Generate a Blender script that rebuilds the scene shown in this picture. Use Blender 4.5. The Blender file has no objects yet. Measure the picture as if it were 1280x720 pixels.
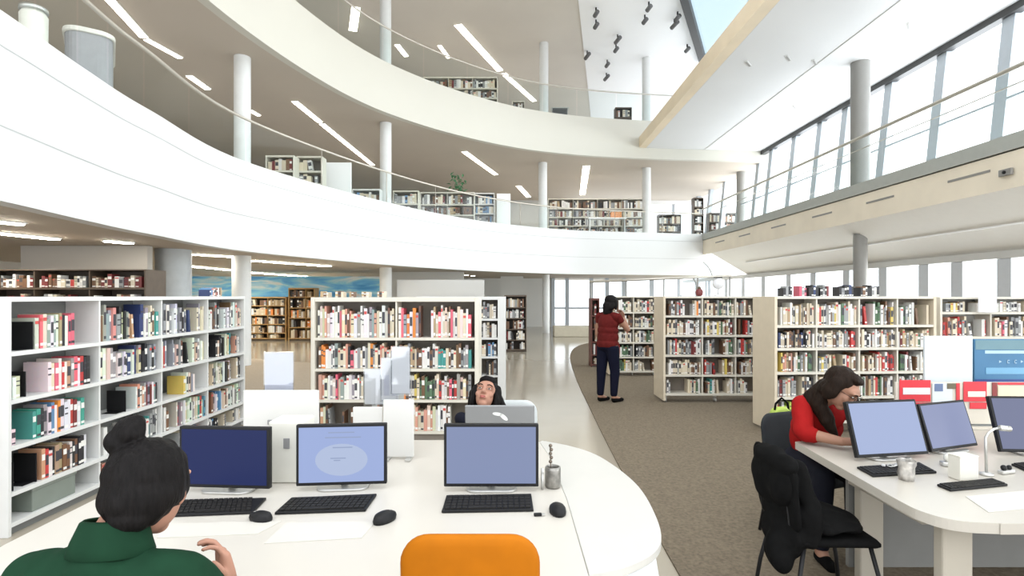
import bpy, bmesh, math, random
from mathutils import Vector, Matrix
random.seed(7)
PI = math.pi
col = bpy.context.scene.collection
sc = bpy.context.scene
# ---------------------------------------------------------------- camera, world, light, exposure
F = 700.0; H = 1.65
cam = bpy.data.cameras.new('camera'); camo = bpy.data.objects.new('camera', cam); col.objects.link(camo)
camo.location = (0, 0, H); camo.rotation_euler = (PI/2, 0, 0)
cam.sensor_width = 36; cam.lens = F/1280*36; cam.shift_y = 10/1280; cam.clip_end = 300
sc.camera = camo
sc.view_settings.view_transform = 'Standard'; sc.view_settings.look = 'None'
sc.view_settings.exposure = 0.80; sc.view_settings.gamma = 1.0; sc.view_settings.use_curve_mapping = False
w = bpy.data.worlds.new('sky'); sc.world = w; w.use_nodes = True
bg = w.node_tree.nodes['Background']; bg.inputs[0].default_value = (0.95, 0.975, 1.0, 1); bg.inputs[1].default_value = 1.7
def area(name, loc, rot, sx, sy, power, color=(1, 1, 1)):
    l = bpy.data.lights.new(name, 'AREA'); l.shape = 'RECTANGLE'; l.size = sx; l.size_y = sy; l.energy = power; l.color = color
    o = bpy.data.objects.new(name, l); col.objects.link(o); o.location = loc; o.rotation_euler = rot
    return o
area('added_fill_lower_windows', (12.4, 13, 1.3), (0, PI/2*1.12, 0), 2.4, 32, 1300, (1, 0.98, 0.94))  # lamp added outside the lower windows, tilted up to brighten the walkway soffit
area('added_fill_side_glazing', (12.6, 14, 6.0), (0, PI/2*1.0, 0), 3.4, 30, 900, (0.93, 0.97, 1))  # extra lamp added beyond the upper windows to brighten the right wing
#area('daylight_far_glazing', (4, 36, 6), (-PI/2, 0, 0), 14, 5, 700, (0.93, 0.97, 1))
sc.cycles.max_bounces = 8; sc.cycles.diffuse_bounces = 5; sc.cycles.glossy_bounces = 3
sc.cycles.transparent_max_bounces = 12; sc.cycles.sample_clamp_indirect = 4.0
sc.cycles.use_denoising = True
try: sc.cycles.denoiser = 'OPENIMAGEDENOISE'
except Exception: pass

def P(u, v, d): return Vector(((u-640)*d/F, d, H-(v-370)*d/F))
# ---------------------------------------------------------------- materials
MATS = {}
def mat(name, c, rough=0.5, metal=0.0, var=0.04, scale=8.0, bump=0.0, spec=None, emit=None, es=1.0):
    if name in MATS: return MATS[name]
    m = bpy.data.materials.new(name); m.use_nodes = True; nt = m.node_tree; b = nt.nodes['Principled BSDF']
    b.inputs['Roughness'].default_value = rough; b.inputs['Metallic'].default_value = metal
    if spec is not None: b.inputs['Specular IOR Level'].default_value = spec
    tc = nt.nodes.new('ShaderNodeTexCoord'); n = nt.nodes.new('ShaderNodeTexNoise'); n.inputs['Scale'].default_value = scale
    n.inputs['Detail'].default_value = 4
    nt.links.new(tc.outputs['Object'], n.inputs['Vector'])
    r = nt.nodes.new('ShaderNodeValToRGB'); r.color_ramp.elements[0].position = 0.3; r.color_ramp.elements[1].position = 0.7
    r.color_ramp.elements[0].color = (*[max(0, x*(1-var)) for x in c], 1); r.color_ramp.elements[1].color = (*[min(1, x*(1+var)) for x in c], 1)
    nt.links.new(n.outputs['Fac'], r.inputs['Fac']); nt.links.new(r.outputs['Color'], b.inputs['Base Color'])
    if bump:
        bp = nt.nodes.new('ShaderNodeBump'); bp.inputs['Strength'].default_value = bump; bp.inputs['Distance'].default_value = 0.01
        nt.links.new(n.outputs['Fac'], bp.inputs['Height']); nt.links.new(bp.outputs['Normal'], b.inputs['Normal'])
    if emit:
        b.inputs['Emission Color'].default_value = (*emit, 1); b.inputs['Emission Strength'].default_value = es
    MATS[name] = m; return m
def s2l(r, g, b): return tuple(((x/255)/12.92 if x/255 <= 0.04045 else (((x/255)+0.055)/1.055)**2.4) for x in (r, g, b))
def glass(name, tint=(0.9, 0.96, 0.95), gl=0.06):
    m = bpy.data.materials.new(name); m.use_nodes = True; nt = m.node_tree
    for n in list(nt.nodes): nt.nodes.remove(n)
    out = nt.nodes.new('ShaderNodeOutputMaterial'); mx = nt.nodes.new('ShaderNodeMixShader'); t = nt.nodes.new('ShaderNodeBsdfTransparent')
    g = nt.nodes.new('ShaderNodeBsdfGlossy'); t.inputs[0].default_value = (*tint, 1); g.inputs['Roughness'].default_value = 0.05
    f = nt.nodes.new('ShaderNodeLayerWeight'); f.inputs[0].default_value = 0.5
    pw = nt.nodes.new('ShaderNodeMath'); pw.operation = 'POWER'; pw.inputs[1].default_value = 6.0
    ad = nt.nodes.new('ShaderNodeMath'); ad.operation = 'MULTIPLY_ADD'; ad.inputs[1].default_value = 0.5; ad.inputs[2].default_value = gl; ad.use_clamp = True
    nt.links.new(f.outputs['Facing'], pw.inputs[0]); nt.links.new(pw.outputs[0], ad.inputs[0]); nt.links.new(ad.outputs[0], mx.inputs[0])
    nt.links.new(t.outputs[0], mx.inputs[1]); nt.links.new(g.outputs[0], mx.inputs[2]); nt.links.new(mx.outputs[0], out.inputs[0])
    MATS[name] = m; return m
WHITE = mat('white_plaster', (0.95, 0.95, 0.95), 0.6, var=0.01, scale=1.0)
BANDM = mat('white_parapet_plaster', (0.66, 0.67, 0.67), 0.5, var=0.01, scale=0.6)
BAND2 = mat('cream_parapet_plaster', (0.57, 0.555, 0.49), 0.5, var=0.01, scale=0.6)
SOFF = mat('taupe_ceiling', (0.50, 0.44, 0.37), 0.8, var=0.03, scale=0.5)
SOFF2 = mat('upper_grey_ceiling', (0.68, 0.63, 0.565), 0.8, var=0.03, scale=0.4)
WINGC = mat('white_ceiling_board', (0.74, 0.75, 0.76), 0.7, var=0.01, scale=0.5)
GREYW = mat('pale_grey_wall', (0.62, 0.62, 0.60), 0.7, var=0.02, scale=0.7)
TAUPEW = mat('taupe_wall', (0.42, 0.40, 0.37), 0.7, var=0.03, scale=0.7)
BEIGE = mat('beige_timber_fascia', (0.86, 0.78, 0.64), 0.5, var=0.05, scale=1.2)
BEAMM = mat('blond_timber_beam', (0.80, 0.68, 0.50), 0.5, var=0.08, scale=0.8)
EDGEG = mat('grey_green_slab_edge', (0.42, 0.44, 0.41), 0.5, var=0.03)
STEELG = mat('grey_painted_column', (0.27, 0.265, 0.25), 0.5, var=0.02)
COLW = mat('white_painted_column', (0.66, 0.67, 0.66), 0.5, var=0.02)
MULL = mat('window_mullion_grey', (0.42, 0.46, 0.50), 0.5, var=0.02)
MULLD = mat('dark_window_head', (0.04, 0.04, 0.04), 0.5, var=0.02)
RAIL = mat('brushed_handrail', (0.55, 0.52, 0.46), 0.35, 0.6, var=0.03)
GLASS = glass('balustrade_glass', (0.90, 0.945, 0.935), 0.02)
WGLASS = glass('window_glass', (0.95, 0.97, 0.98), 0.02)
SKYG = glass('skylight_glass', (0.52, 0.585, 0.62), 0.03)
LAMP = mat('lamp_diffuser', (0.9, 0.88, 0.8), 0.5, emit=(1.0, 0.93, 0.80), es=6.0)
LAMPH = mat('lamp_housing', (0.75, 0.74, 0.7), 0.4)
DESKW = mat('white_desk_laminate', (0.57, 0.54, 0.485), 0.32, var=0.01, scale=2.0)
DESKR = mat('cream_desk_laminate', (0.47, 0.44, 0.385), 0.32, var=0.01, scale=2.0)
DESKS = mat('cream_desk_edge', (0.42, 0.385, 0.32), 0.5, var=0.02)
PEDES = mat('white_pedestal', (0.78, 0.80, 0.82), 0.5, var=0.01)
BLACKP = mat('black_plastic', (0.010, 0.010, 0.011), 0.5, var=0.1, spec=.25)
BLACKK = mat('black_keys', (0.018, 0.017, 0.016), 0.6, var=0.2, scale=60, spec=.2)
SILV = mat('brushed_silver', (0.55, 0.55, 0.53), 0.35, 0.7)
LAPT = mat('laptop_grey_aluminium', (0.27, 0.275, 0.28), 0.45, 0.3, var=0.03)
ACRY = glass('clear_acrylic', (0.93, 0.94, 0.95), 0.10)
PAPER = mat('white_paper', (0.66, 0.66, 0.68), 0.7, var=0.02)
PANELW = mat('white_desk_screen', (0.64, 0.635, 0.61), 0.6, var=0.01)
ORANGE = mat('orange_upholstery', (0.40, 0.122, 0.002), 0.7, var=0.06, scale=12, bump=0.05, spec=.15)
BLACKF = mat('black_fabric', (0.006, 0.006, 0.006), 0.95, var=0.2, scale=20, bump=0.2, spec=.06)
GREYCH = mat('charcoal_chair_shell', (0.022, 0.025, 0.028), 0.7, var=0.1, spec=.15)
CASEW = mat('white_grey_bookcase_steel', (0.68, 0.685, 0.67), 0.45, var=0.02)
CASEB = mat('grey_bookcase_back', (0.17, 0.175, 0.17), 0.6, var=0.05)
CASEC = mat('cream_bookcase_steel', (0.63, 0.60, 0.52), 0.45, var=0.02)
CASECB = mat('taupe_bookcase_back', (0.20, 0.175, 0.145), 0.6, var=0.08)
CASEP = mat('beige_bookcase_end', (0.64, 0.56, 0.43), 0.5, var=0.03)
CASED = mat('dark_brown_bookcase', (0.09, 0.065, 0.045), 0.5, var=0.1)
WOODC = mat('honey_wood_bookcase', (0.42, 0.25, 0.09), 0.5, var=0.15, scale=6)

def floor_mat(name, c, rough, var, scale, bump, spec=0.5):
    return mat(name, c, rough, var=var, scale=scale, bump=bump, spec=spec)
FLOORM = mat('polished_stone_floor', (0.385, 0.345, 0.275), 0.14, var=0.04, scale=1.2)
CARPET = mat('brown_grey_carpet', (0.168, 0.138, 0.100), 0.95, var=0.22, scale=45, bump=0.4, spec=0.1)
# ---------------------------------------------------------------- mesh builder
def tagp(o, label=None, cat=None, group=None, kind=None):
    if label: o['label'] = label
    if cat: o['category'] = cat
    if group: o['group'] = group
    if kind: o['kind'] = kind
    return o
def empty(name, loc, rz=0, label=None, cat=None, group=None):
    o = bpy.data.objects.new(name, None); col.objects.link(o); o.location = loc; o.rotation_euler = (0, 0, rz); o.empty_display_size = 0.1
    return tagp(o, label, cat, group)
class MB:
    def __init__(s): s.v = []; s.f = []; s.m = []; s.mi = 0; s.sm = []; s.smooth = False
    def add(s, vs, fs, M=None):
        n = len(s.v)
        for p in vs:
            p = Vector(p); s.v.append(tuple(M @ p) if M is not None else tuple(p))
        for f in fs: s.f.append(tuple(i+n for i in f)); s.m.append(s.mi); s.sm.append(s.smooth)
        return s
    def box(s, x0, x1, y0, y1, z0, z1, M=None):
        vs = [(x, y, z) for z in (z0, z1) for y in (y0, y1) for x in (x0, x1)]
        return s.add(vs, [(0, 2, 3, 1), (4, 5, 7, 6), (0, 1, 5, 4), (2, 6, 7, 3), (0, 4, 6, 2), (1, 3, 7, 5)], M)
    def prism(s, poly, z0, z1, M=None):
        n = len(poly); a = sum(poly[i][0]*poly[(i+1) % n][1]-poly[(i+1) % n][0]*poly[i][1] for i in range(n))
        if a < 0: poly = poly[::-1]
        vs = [(x, y, z0) for x, y in poly]+[(x, y, z1) for x, y in poly]
        fs = [tuple(range(n-1, -1, -1)), tuple(range(n, 2*n))]+[(i, (i+1) % n, (i+1) % n+n, i+n) for i in range(n)]
        return s.add(vs, fs, M)
    def tube(s, pts, r, n=10, M=None, r2=None, cap=True):
        pts = [Vector(p) for p in pts]; k = len(pts); vs = []; sm = s.smooth; s.smooth = True
        up = None
        for i, p in enumerate(pts):
            d = (pts[min(i+1, k-1)]-pts[max(i-1, 0)]).normalized()
            if up is None: up = Vector((0, 0, 1)) if abs(d.z) < 0.9 else Vector((1, 0, 0))
            a = d.cross(up)
            if a.length < 1e-6: a = d.orthogonal()
            a.normalize(); b = a.cross(d).normalized(); up = b
            rr = r if r2 is None else r+(r2-r)*i/(k-1)
            for j in range(n):
                t = 2*PI*j/n; vs.append(p+a*math.cos(t)*rr+b*math.sin(t)*rr)
        fs = [(i*n+j, i*n+(j+1) % n, (i+1)*n+(j+1) % n, (i+1)*n+j) for i in range(k-1) for j in range(n)]
        if cap: fs += [tuple(range(n-1, -1, -1)), tuple(range((k-1)*n, k*n))]
        s.add(vs, fs, M); s.smooth = sm; return s
    def lathe(s, prof, c=(0, 0, 0), n=20, M=None, sx=1, sy=1):
        vs = []; sm = s.smooth; s.smooth = True
        for r, z in prof:
            for j in range(n):
                t = 2*PI*j/n; vs.append((c[0]+r*sx*math.cos(t), c[1]+r*sy*math.sin(t), c[2]+z))
        k = len(prof)
        fs = [(i*n+j, i*n+(j+1) % n, (i+1)*n+(j+1) % n, (i+1)*n+j) for i in range(k-1) for j in range(n)]
        fs += [tuple(range(n-1, -1, -1)), tuple(range((k-1)*n, k*n))]
        s.add(vs, fs, M); s.smooth = sm; return s
    def ell(s, c, r, M=None, n=16, k=10):
        prof = [(max(1e-4, math.cos(a)), math.sin(a)) for a in [(-PI/2+PI*i/k) for i in range(k+1)]]
        T = Matrix.Translation(Vector(c)) @ Matrix.Diagonal(Vector((*r, 1)))
        if M is not None: T = M @ T
        return s.lathe(prof, (0, 0, 0), n, T)
    def build(s, name, mats, parent=None, bevel=0, seg=2, kind=None, fix=False):
        me = bpy.data.meshes.new(name); me.from_pydata(s.v, [], s.f)
        if not isinstance(mats, (list, tuple)): mats = [mats]
        for m in mats: me.materials.append(m)
        me.polygons.foreach_set('material_index', s.m); me.polygons.foreach_set('use_smooth', s.sm)
        if fix:
            bm = bmesh.new(); bm.from_mesh(me); bmesh.ops.recalc_face_normals(bm, faces=bm.faces); bm.to_mesh(me); bm.free()
        me.update()
        o = bpy.data.objects.new(name, me); col.objects.link(o)
        if parent: o.parent = parent
        if bevel:
            b = o.modifiers.new('bevel', 'BEVEL'); b.width = bevel; b.segments = seg; b.limit_method = 'ANGLE'; b.angle_limit = 0.7
        if kind: o['kind'] = kind
        return o
def struct(mb, name, m, **k): return mb.build(name, m, kind='structure', **k)
def catmull(pts, sub=8):
    pts = [Vector(p) for p in pts]; out = []
    for i in range(len(pts)-1):
        p0 = pts[max(i-1, 0)]; p1 = pts[i]; p2 = pts[i+1]; p3 = pts[min(i+2, len(pts)-1)]
        for j in range(sub):
            t = j/sub
            out.append(0.5*((2*p1)+(p2-p0)*t+(2*p0-5*p1+4*p2-p3)*t*t+(3*p1-p0-3*p2+p3)*t**3))
    out.append(pts[-1]); return out
def offset(pts, d):
    out = []
    for i, p in enumerate(pts):
        t = (pts[min(i+1, len(pts)-1)]-pts[max(i-1, 0)]).normalized(); out.append(p+Vector((-t.y, t.x))*d)
    return out
# ---------------------------------------------------------------- building shell
C1 = catmull([(-3.9, -2), (-4.5, 1.5), (-5.03, 5.2), (-5.36, 7.05), (-5.55, 8.6), (-5.62, 12.0), (-3.75, 17.1), (-1.2, 21.2), (2, 23.9), (4.6, 24.8), (8.8, 25.8)])
C2 = catmull([(-5.2, 2), (-5.75, 6), (-5.95, 11), (-4.85, 15.9), (-2.95, 19.1), (-0.1, 21.7), (2.7, 23.0), (6.1, 23.7), (9, 24.0), (11.2, 24.2)])
Z1B, Z1T, Z2B, Z2T, ZR = 2.6, 4.5, 7.45, 9.05, 12.3
XL, YF = -14.0, 34.0
def band(name, C, zb, zt, m):
    mb = MB(); mb.smooth = True; O = offset(C, 0.22); n = len(C); vs = []
    for p in C: vs += [(p.x, p.y, zb), (p.x, p.y, zt)]
    for p in O: vs += [(p.x, p.y, zb), (p.x, p.y, zt)]
    fs = []
    for i in range(n-1):
        a = 2*i; fs.append((a, a+2, a+3, a+1))
        b = 2*n+2*i; fs.append((b, b+1, b+3, b+2))
    mb.add(vs, fs); mb.smooth = False
    vs2 = [(*p, zt) for p in C]+[(*p, zt) for p in O]
    mb.add(vs2, [(i, i+1, n+i+1, n+i) for i in range(n-1)])
    mb.add([(*p, zb) for p in C]+[(*p, zb) for p in O], [(i, n+i, n+i+1, i+1) for i in range(n-1)])
    return struct(mb, name, m, fix=True)
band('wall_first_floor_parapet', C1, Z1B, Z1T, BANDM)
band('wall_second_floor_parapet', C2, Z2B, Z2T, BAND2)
for zz, nm in ((3.34, 'trim_parapet_seam'), (4.14, 'trim_parapet_upper_seam')):
    mb = MB(); mb.smooth = True; Q = offset(C1, -0.004); n = len(Q)
    mb.add([(p.x, p.y, zz) for p in Q]+[(p.x, p.y, zz+.014) for p in Q], [(i, i+1, n+i+1, n+i) for i in range(n-1)]); struct(mb, nm, mat('seam_grey', (0.42, 0.43, 0.43), .6))
def slab(name, C, z0, z1, m, pts_end, off=0.1):
    O = offset(C, off); poly = [(p.x, p.y) for p in O]+pts_end
    mb = MB(); mb.prism(poly, z0, z1)
    o = struct(mb, name, m)
    bm = bmesh.new(); bm.from_mesh(o.data); bmesh.ops.triangulate(bm, faces=bm.faces); bm.to_mesh(o.data); bm.free(); return o
E1 = [(8.8, YF), (XL, YF), (XL, -2)]
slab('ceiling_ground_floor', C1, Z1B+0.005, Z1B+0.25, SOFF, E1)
slab('floor_first', C1, 4.2, 4.35, WHITE, E1)
E2 = [(11.2, YF), (XL, YF), (XL, 2)]
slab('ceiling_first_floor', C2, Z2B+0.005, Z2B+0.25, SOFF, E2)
slab('floor_second', C2, 8.7, 8.85, WHITE, E2)
# roofs
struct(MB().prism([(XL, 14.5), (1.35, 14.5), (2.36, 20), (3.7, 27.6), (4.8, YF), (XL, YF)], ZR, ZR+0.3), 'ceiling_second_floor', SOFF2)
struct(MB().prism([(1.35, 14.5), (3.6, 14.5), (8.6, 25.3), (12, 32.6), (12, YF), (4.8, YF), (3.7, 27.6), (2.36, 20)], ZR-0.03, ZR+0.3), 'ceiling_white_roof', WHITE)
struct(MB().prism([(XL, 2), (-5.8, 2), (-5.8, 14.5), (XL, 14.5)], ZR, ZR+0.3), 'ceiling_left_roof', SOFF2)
struct(MB().box(-5.8, 1.2, 3.0, 14.4, ZR, ZR+.3), 'ceiling_added_roof_cover', WHITE)  # unseen roof cover, added to cut the sky light falling from above
# skylight
sk = MB().box(-0.02, 0.02, -0.1, 6.2, -0.05, 0.0)
g = MB().prism([(3.8, 14.5), (12, 14.5), (12, 32), (8.7, 25.3)], ZR+0.05, ZR+0.08)
g.build('window_skylight_pane', SKYG, kind='structure')
m_ = MB()
def bar(mb, a, b, w, h):
    a = Vector(a); b = Vector(b); d = (b-a); L = d.length; d.normalize()
    s = d.cross(Vector((0, 0, 1)))
    if s.length < 1e-3: s = Vector((1, 0, 0))
    s.normalize(); u = s.cross(d)
    M = Matrix((( s.x, d.x, u.x, a.x), (s.y, d.y, u.y, a.y), (s.z, d.z, u.z, a.z), (0, 0, 0, 1)))
    mb.box(-w/2, w/2, 0, L, -h/2, h/2, M); return mb
bar(m_, (3.7, 14.6, ZR-0.12), (8.65, 25.3, ZR-0.12), 0.28, 0.3)
struct(m_, 'trim_skylight_edge', MULLD)
m_ = MB(); bar(m_, (7.0, 14.6, ZR-0.02), (9.1, 22.0, ZR-0.02), 0.09, 0.16); bar(m_, (5.0, 16.8, ZR-0.02), (12, 19.0, ZR-0.02), 0.07, 0.14)
struct(m_, 'trim_skylight_mullions', MULL)
# right wing
XB, XW = 8.8, 11.0
struct(MB().box(5.36, 5.66, -2, 23.75, 7.9, 8.35), 'trim_timber_beam', BEAMM)
struct(MB().box(5.665, 11.4, -2, 34, 7.9, 8.15), 'ceiling_right_wing', WINGC)
m_ = MB(); m_.box(8.2, 8.225, -1, 25.9, 7.885, 7.9); struct(m_, 'trim_ceiling_joint', GREYW)
# walkway
struct(MB().box(XB, 10.9, -2, YF, 4.2, 4.35), 'floor_walkway', GREYW)
struct(MB().box(XB-0.04, XB+0.16, -2, 26.0, 4.22, 4.5), 'trim_walkway_edge', EDGEG)
struct(MB().box(XB, XB+0.12, -2, 26.0, 3.55, 4.22), 'wall_walkway_fascia', BEIGE)
mb = MB(); mb.add([(XB+.001, -2, 3.552), (XB+.001, 24.8, 3.552), (10.62, 24.8, 2.48), (10.62, -2, 2.48), (XB+.12, -2, 3.75), (XB+.12, 24.8, 3.75), (10.62, 24.8, 2.7), (10.62, -2, 2.7)],
    [(0, 1, 2, 3), (7, 6, 5, 4), (0, 4, 5, 1), (3, 2, 6, 7), (0, 3, 7, 4), (1, 5, 6, 2)])
struct(mb, 'ceiling_walkway_soffit', mat('pale_soffit', (0.90, 0.88, 0.83), .6, var=.01), fix=True)
mb = MB()
for y0 in (8.3, 10.3, 12.9, 15.4, 18.0, 20.7, 23.2):
    mb.box(XB-0.012, XB+0.005, y0, y0+1.0, 3.93, 3.975)
struct(mb, 'trim_fascia_slots', STEELG)
mb = MB()
a, b = Vector((9.6, 0, 3.552-0.8*0.589)), 0
struct(MB().box(9.62, 9.68, -2, 23.1, 3.02, 3.05), 'trim_soffit_line', WHITE)
# upper leaning window wall
WD = [9.0, 10.55, 12.2, 14.1, 16.1, 18.2, 19.7, 21.5, 23.4, 24.6, 26.4]
def lean(z): return 10.62+(z-4.3)*(0.38/3.6)
mb = MB()
y0, y1 = -2, 34
mb.add([(lean(4.35)+.03, y0, 4.35), (lean(4.35)+.03, y1, 4.35), (lean(7.9)+.03, y1, 7.9), (lean(7.9)+.03, y0, 7.9)], [(0, 1, 2, 3)])
mb.build('window_upper_glazing', WGLASS, kind='structure')
mb = MB()
for y in [-1, 1.5, 4, 6.5]+WD+[28.5, 30.6, 32.7]:
    bar(mb, (lean(4.3)-.06, y, 4.3), (lean(7.9)-.06, y, 7.9), 0.32, 0.2)
struct(mb, 'trim_window_mullions', MULL)
mb = MB(); mb.box(10.72, 10.95, -2, 34, 7.74, 7.9); struct(mb, 'trim_window_head', MULLD)
mb = MB(); bar(mb, (lean(5.9)-.14, -2, 5.9), (lean(5.9)-.14, 26, 5.9), 0.05, 0.05); struct(mb, 'trim_window_transom', MULL)
# lower window wall
mb = MB(); mb.box(10.55, 10.58, -2, 34, 0.0, 2.5); mb.build('window_ground_glazing', WGLASS, kind='structure')
mb = MB()
ys = [10.3-1.3*k for k in range(9, -1, -1)]+[11.75, 13.0, 14.05, 15.6, 17.3, 19.2, 20.9, 23, 25, 27, 29.3, 31.5]
for y in ys: mb.box(10.32, 10.545, y-0.17, y+0.17, 0, 2.435)
struct(mb, 'trim_ground_window_piers', mat('pale_blue_grey_pier', (0.60, 0.63, 0.67), 0.6, var=0.02))
struct(MB().box(10.3, 10.6, -2, 34, 2.44, 2.6), 'trim_ground_window_head', GREYW)
# floors
struct(MB().box(XL, 11.2, -2, YF, -0.2, 0), 'floor_polished_stone', FLOORM)
edge = catmull([(0.9, -1.9), (0.98, 3), (1.037, 5.5), (1.12, 7.7), (1.3, 11.5), (1.62, 15.6), (2.2, 18.5), (3.2, 20.5)], 6)
o = struct(MB().prism([(p.x, p.y) for p in edge]+[(10.3, 20.5), (10.3, -1.9)], 0, 0.012), 'floor_carpet', CARPET)
struct(MB().prism([(-9.5, 8.2), (-2.6, 8.2), (-2.2, 12.5), (-9.8, 16)], 0, 0.012), 'floor_left_carpet', mat('tan_carpet', (0.33, 0.27, 0.20), 0.95, var=0.1, scale=40))
# outer walls
struct(MB().box(XL-.2, XL, -2, YF, 0, ZR), 'wall_left', TAUPEW)
struct(MB().box(XL, 3.4, YF, YF+.2, 2.85, 12.3), 'wall_far_upper', GREYW)
struct(MB().box(3.4, 11.4, YF, YF+.2, 7.2, 12.3), 'wall_far_right_upper', WHITE)
struct(MB().box(XL, 2.15, 30, 30.2, 0, 2.6), 'wall_far_ground', GREYW)
# first-floor far glazing, x 3.4..11
mb = MB(); mb.box(3.4, 11, YF+.05, YF+.08, 4.35, 7.2); mb.build('window_first_floor_far', WGLASS, kind='structure')
mb = MB()
for x in (3.4, 5.0, 6.6, 8.2, 9.8, 11): mb.box(x-.08, x+.08, YF-.05, YF+.12, 4.35, 7.2)
struct(mb, 'trim_first_floor_far_mullions', MULL)
# ground far glazing x 1..10.5
mb = MB(); mb.box(2.15, 10.5, 30.06, 30.09, 0, 2.6); mb.build('window_ground_far', WGLASS, kind='structure')
mb = MB()
for x in (2.2, 2.95, 4.25, 5.1, 6.0, 7.5, 9.0, 10.5): mb.box(x-.1, x+.1, 29.95, 30.15, 0, 2.6)
mb.box(2.2, 10.5, 29.97, 30.1, 0.95, 1.05)
struct(mb, 'trim_ground_far_mullions', MULL)
# tall bright end window under walkway
mb = MB(); mb.box(8.62, 10.5, 28.4, 28.43, 1.7, 3.75); mb.build('window_end_of_wing', WGLASS, kind='structure')
mb = MB(); mb.box(8.6, 10.5, 28.3, 28.36, 3.72, 4.18); mb.box(8.5, 8.62, 28.3, 28.4, 1.7, 4.18); struct(mb, 'trim_end_window_frame', WHITE)
# mural wall, grey wall
def mural():
    m = bpy.data.materials.new('blue_mural'); m.use_nodes = True; nt = m.node_tree; b = nt.nodes['Principled BSDF']; b.inputs['Roughness'].default_value = 0.6
    tc = nt.nodes.new('ShaderNodeTexCoord'); mp = nt.nodes.new('ShaderNodeMapping'); mp.inputs['Scale'].default_value = (0.35, 1, 2.2)
    n = nt.nodes.new('ShaderNodeTexNoise'); n.inputs['Scale'].default_value = 1.1; n.inputs['Detail'].default_value = 5; n.inputs['Distortion'].default_value = 1.5
    r = nt.nodes.new('ShaderNodeValToRGB'); e = r.color_ramp.elements
    e[0].position = 0.30; e[0].color = (0.08, 0.36, 0.80, 1); e[1].position = 0.62; e[1].color = (0.92, 0.97, 1.0, 1)
    x = e.new(0.43); x.color = (0.18, 0.58, 0.98, 1); x = e.new(0.52); x.color = (0.36, 0.78, 1.0, 1)
    nt.links.new(tc.outputs['Object'], mp.inputs[0]); nt.links.new(mp.outputs[0], n.inputs['Vector']); nt.links.new(n.outputs['Fac'], r.inputs[0]); nt.links.new(r.outputs[0], b.inputs['Base Color'])
    return m
struct(MB().box(-12.6, -5.2, 22.0, 22.15, 0, 2.42), 'wall_mural', mural())
struct(MB().box(-5.2, -1.9, 22.0, 22.15, 0, 2.6), 'wall_behind_mural', GREYW)
struct(MB().box(-9.3, -6.9, 10.6, 10.75, 0, 2.6), 'wall_grey_partition', TAUPEW)
struct(MB().box(-3.9, -0.95, 19.0, 19.15, 0, 2.2), 'wall_service_core', GREYW)
struct(MB().box(-0.55, 0.55, 27.0, 27.2, 0, 2.6), 'wall_corridor_end', GREYW)
# columns
def column(x, y, r, z0, z1, m, n='column_round'):
    mb = MB(); mb.smooth = True
    mb.tube([(x, y, z0), (x, y, z1)], r, 28, cap=False); return struct(mb, n, m)
for x, y in ((-6.55, 13.6), (-4.24, 18.8), (1.34, 23.5+.9), (6.1, 25.4)):
    column(x, y, 0.19, 4.35, Z2B, COLW)
column(-6.4, 13.25, 0.21, 0, Z1B, COLW); column(-4.24, 18.8, 0.2, 0, Z1B, COLW)
column(1.2, 19.8, 0.1, 0, 9.0 if False else 2.62, COLW) if False else None
column(1.52, 25.0, 0.16, 0, Z1B, COLW); column(-6.95, 11.5, 0.33, 0, Z1B, mat('blue_grey_column', (0.42, 0.45, 0.47), 0.5))
column(-4.27, 18.9, 0.19, 8.85, ZR, COLW); column(1.34, 23.6, 0.19, 8.85, ZR, COLW); column(6.0, 25.0, 0.19, 8.85, ZR, COLW)
for y in (4.5, 15.0, 26.2):
    column(9.33 if y < 20 else 10.75, y, 0.235, 4.35, 7.9, STEELG)
column(9.33, 15.0, 0.17, 0, 3.3, STEELG); column(9.33, 4.5, 0.17, 0, 3.3, STEELG)
# glass balustrades
def balustrade(name, C, z, hgt, label, step=4, off=0.1, rail=0.03, posts=True):
    r = empty(name, (C[0].x, C[0].y, z), 0, label, 'balustrade'); O = offset(C, off); o0 = Vector((C[0].x, C[0].y))
    Q = [p-o0 for p in O]
    MB().tube([(p.x, p.y, hgt) for p in Q], rail, 8).build('handrail', RAIL, r)
    for i in range(0, len(Q)-1, step):
        j = min(i+step, len(Q)-1); a = Q[i]; b = Q[j]; d = (b-a).normalized()*0.02
        q = Q[i:j+1]; mb = MB(); mb.smooth = True; n = len(q)
        q[0] = q[0]+d; q[-1] = q[-1]-d
        mb.add([(p.x, p.y, 0.0) for p in q]+[(p.x, p.y, hgt-0.05) for p in q], [(k, k+1, n+k+1, n+k) for k in range(n-1)])
        mb.build('glass_panel', GLASS, r)
        if posts and O[i].y > 13: MB().tube([(a.x, a.y, 0), (a.x, a.y, hgt)], 0.014, 6).build('post', RAIL, r)
    return r
balustrade('glass_balustrade', C1, Z1T, 0.95, 'curved glass balustrade with pale handrail on the lower white balcony parapet')
balustrade('glass_balustrade', C2, Z2T, 1.15, 'curved glass balustrade on the highest cream balcony parapet under the roof', posts=False)
ST = [Vector((XB+.06, 26-1.4*i)) for i in range(0, 20)]
rr = balustrade('glass_balustrade', ST, 4.5, 1.18, 'straight glass balustrade along the walkway in front of the tall windows', step=1, off=0.0, rail=0.042, posts=False)
MB().tube([(0, 0, .88), (0, -26.5, .88)], 0.012, 6).build('middle_rail', RAIL, rr)
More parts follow.
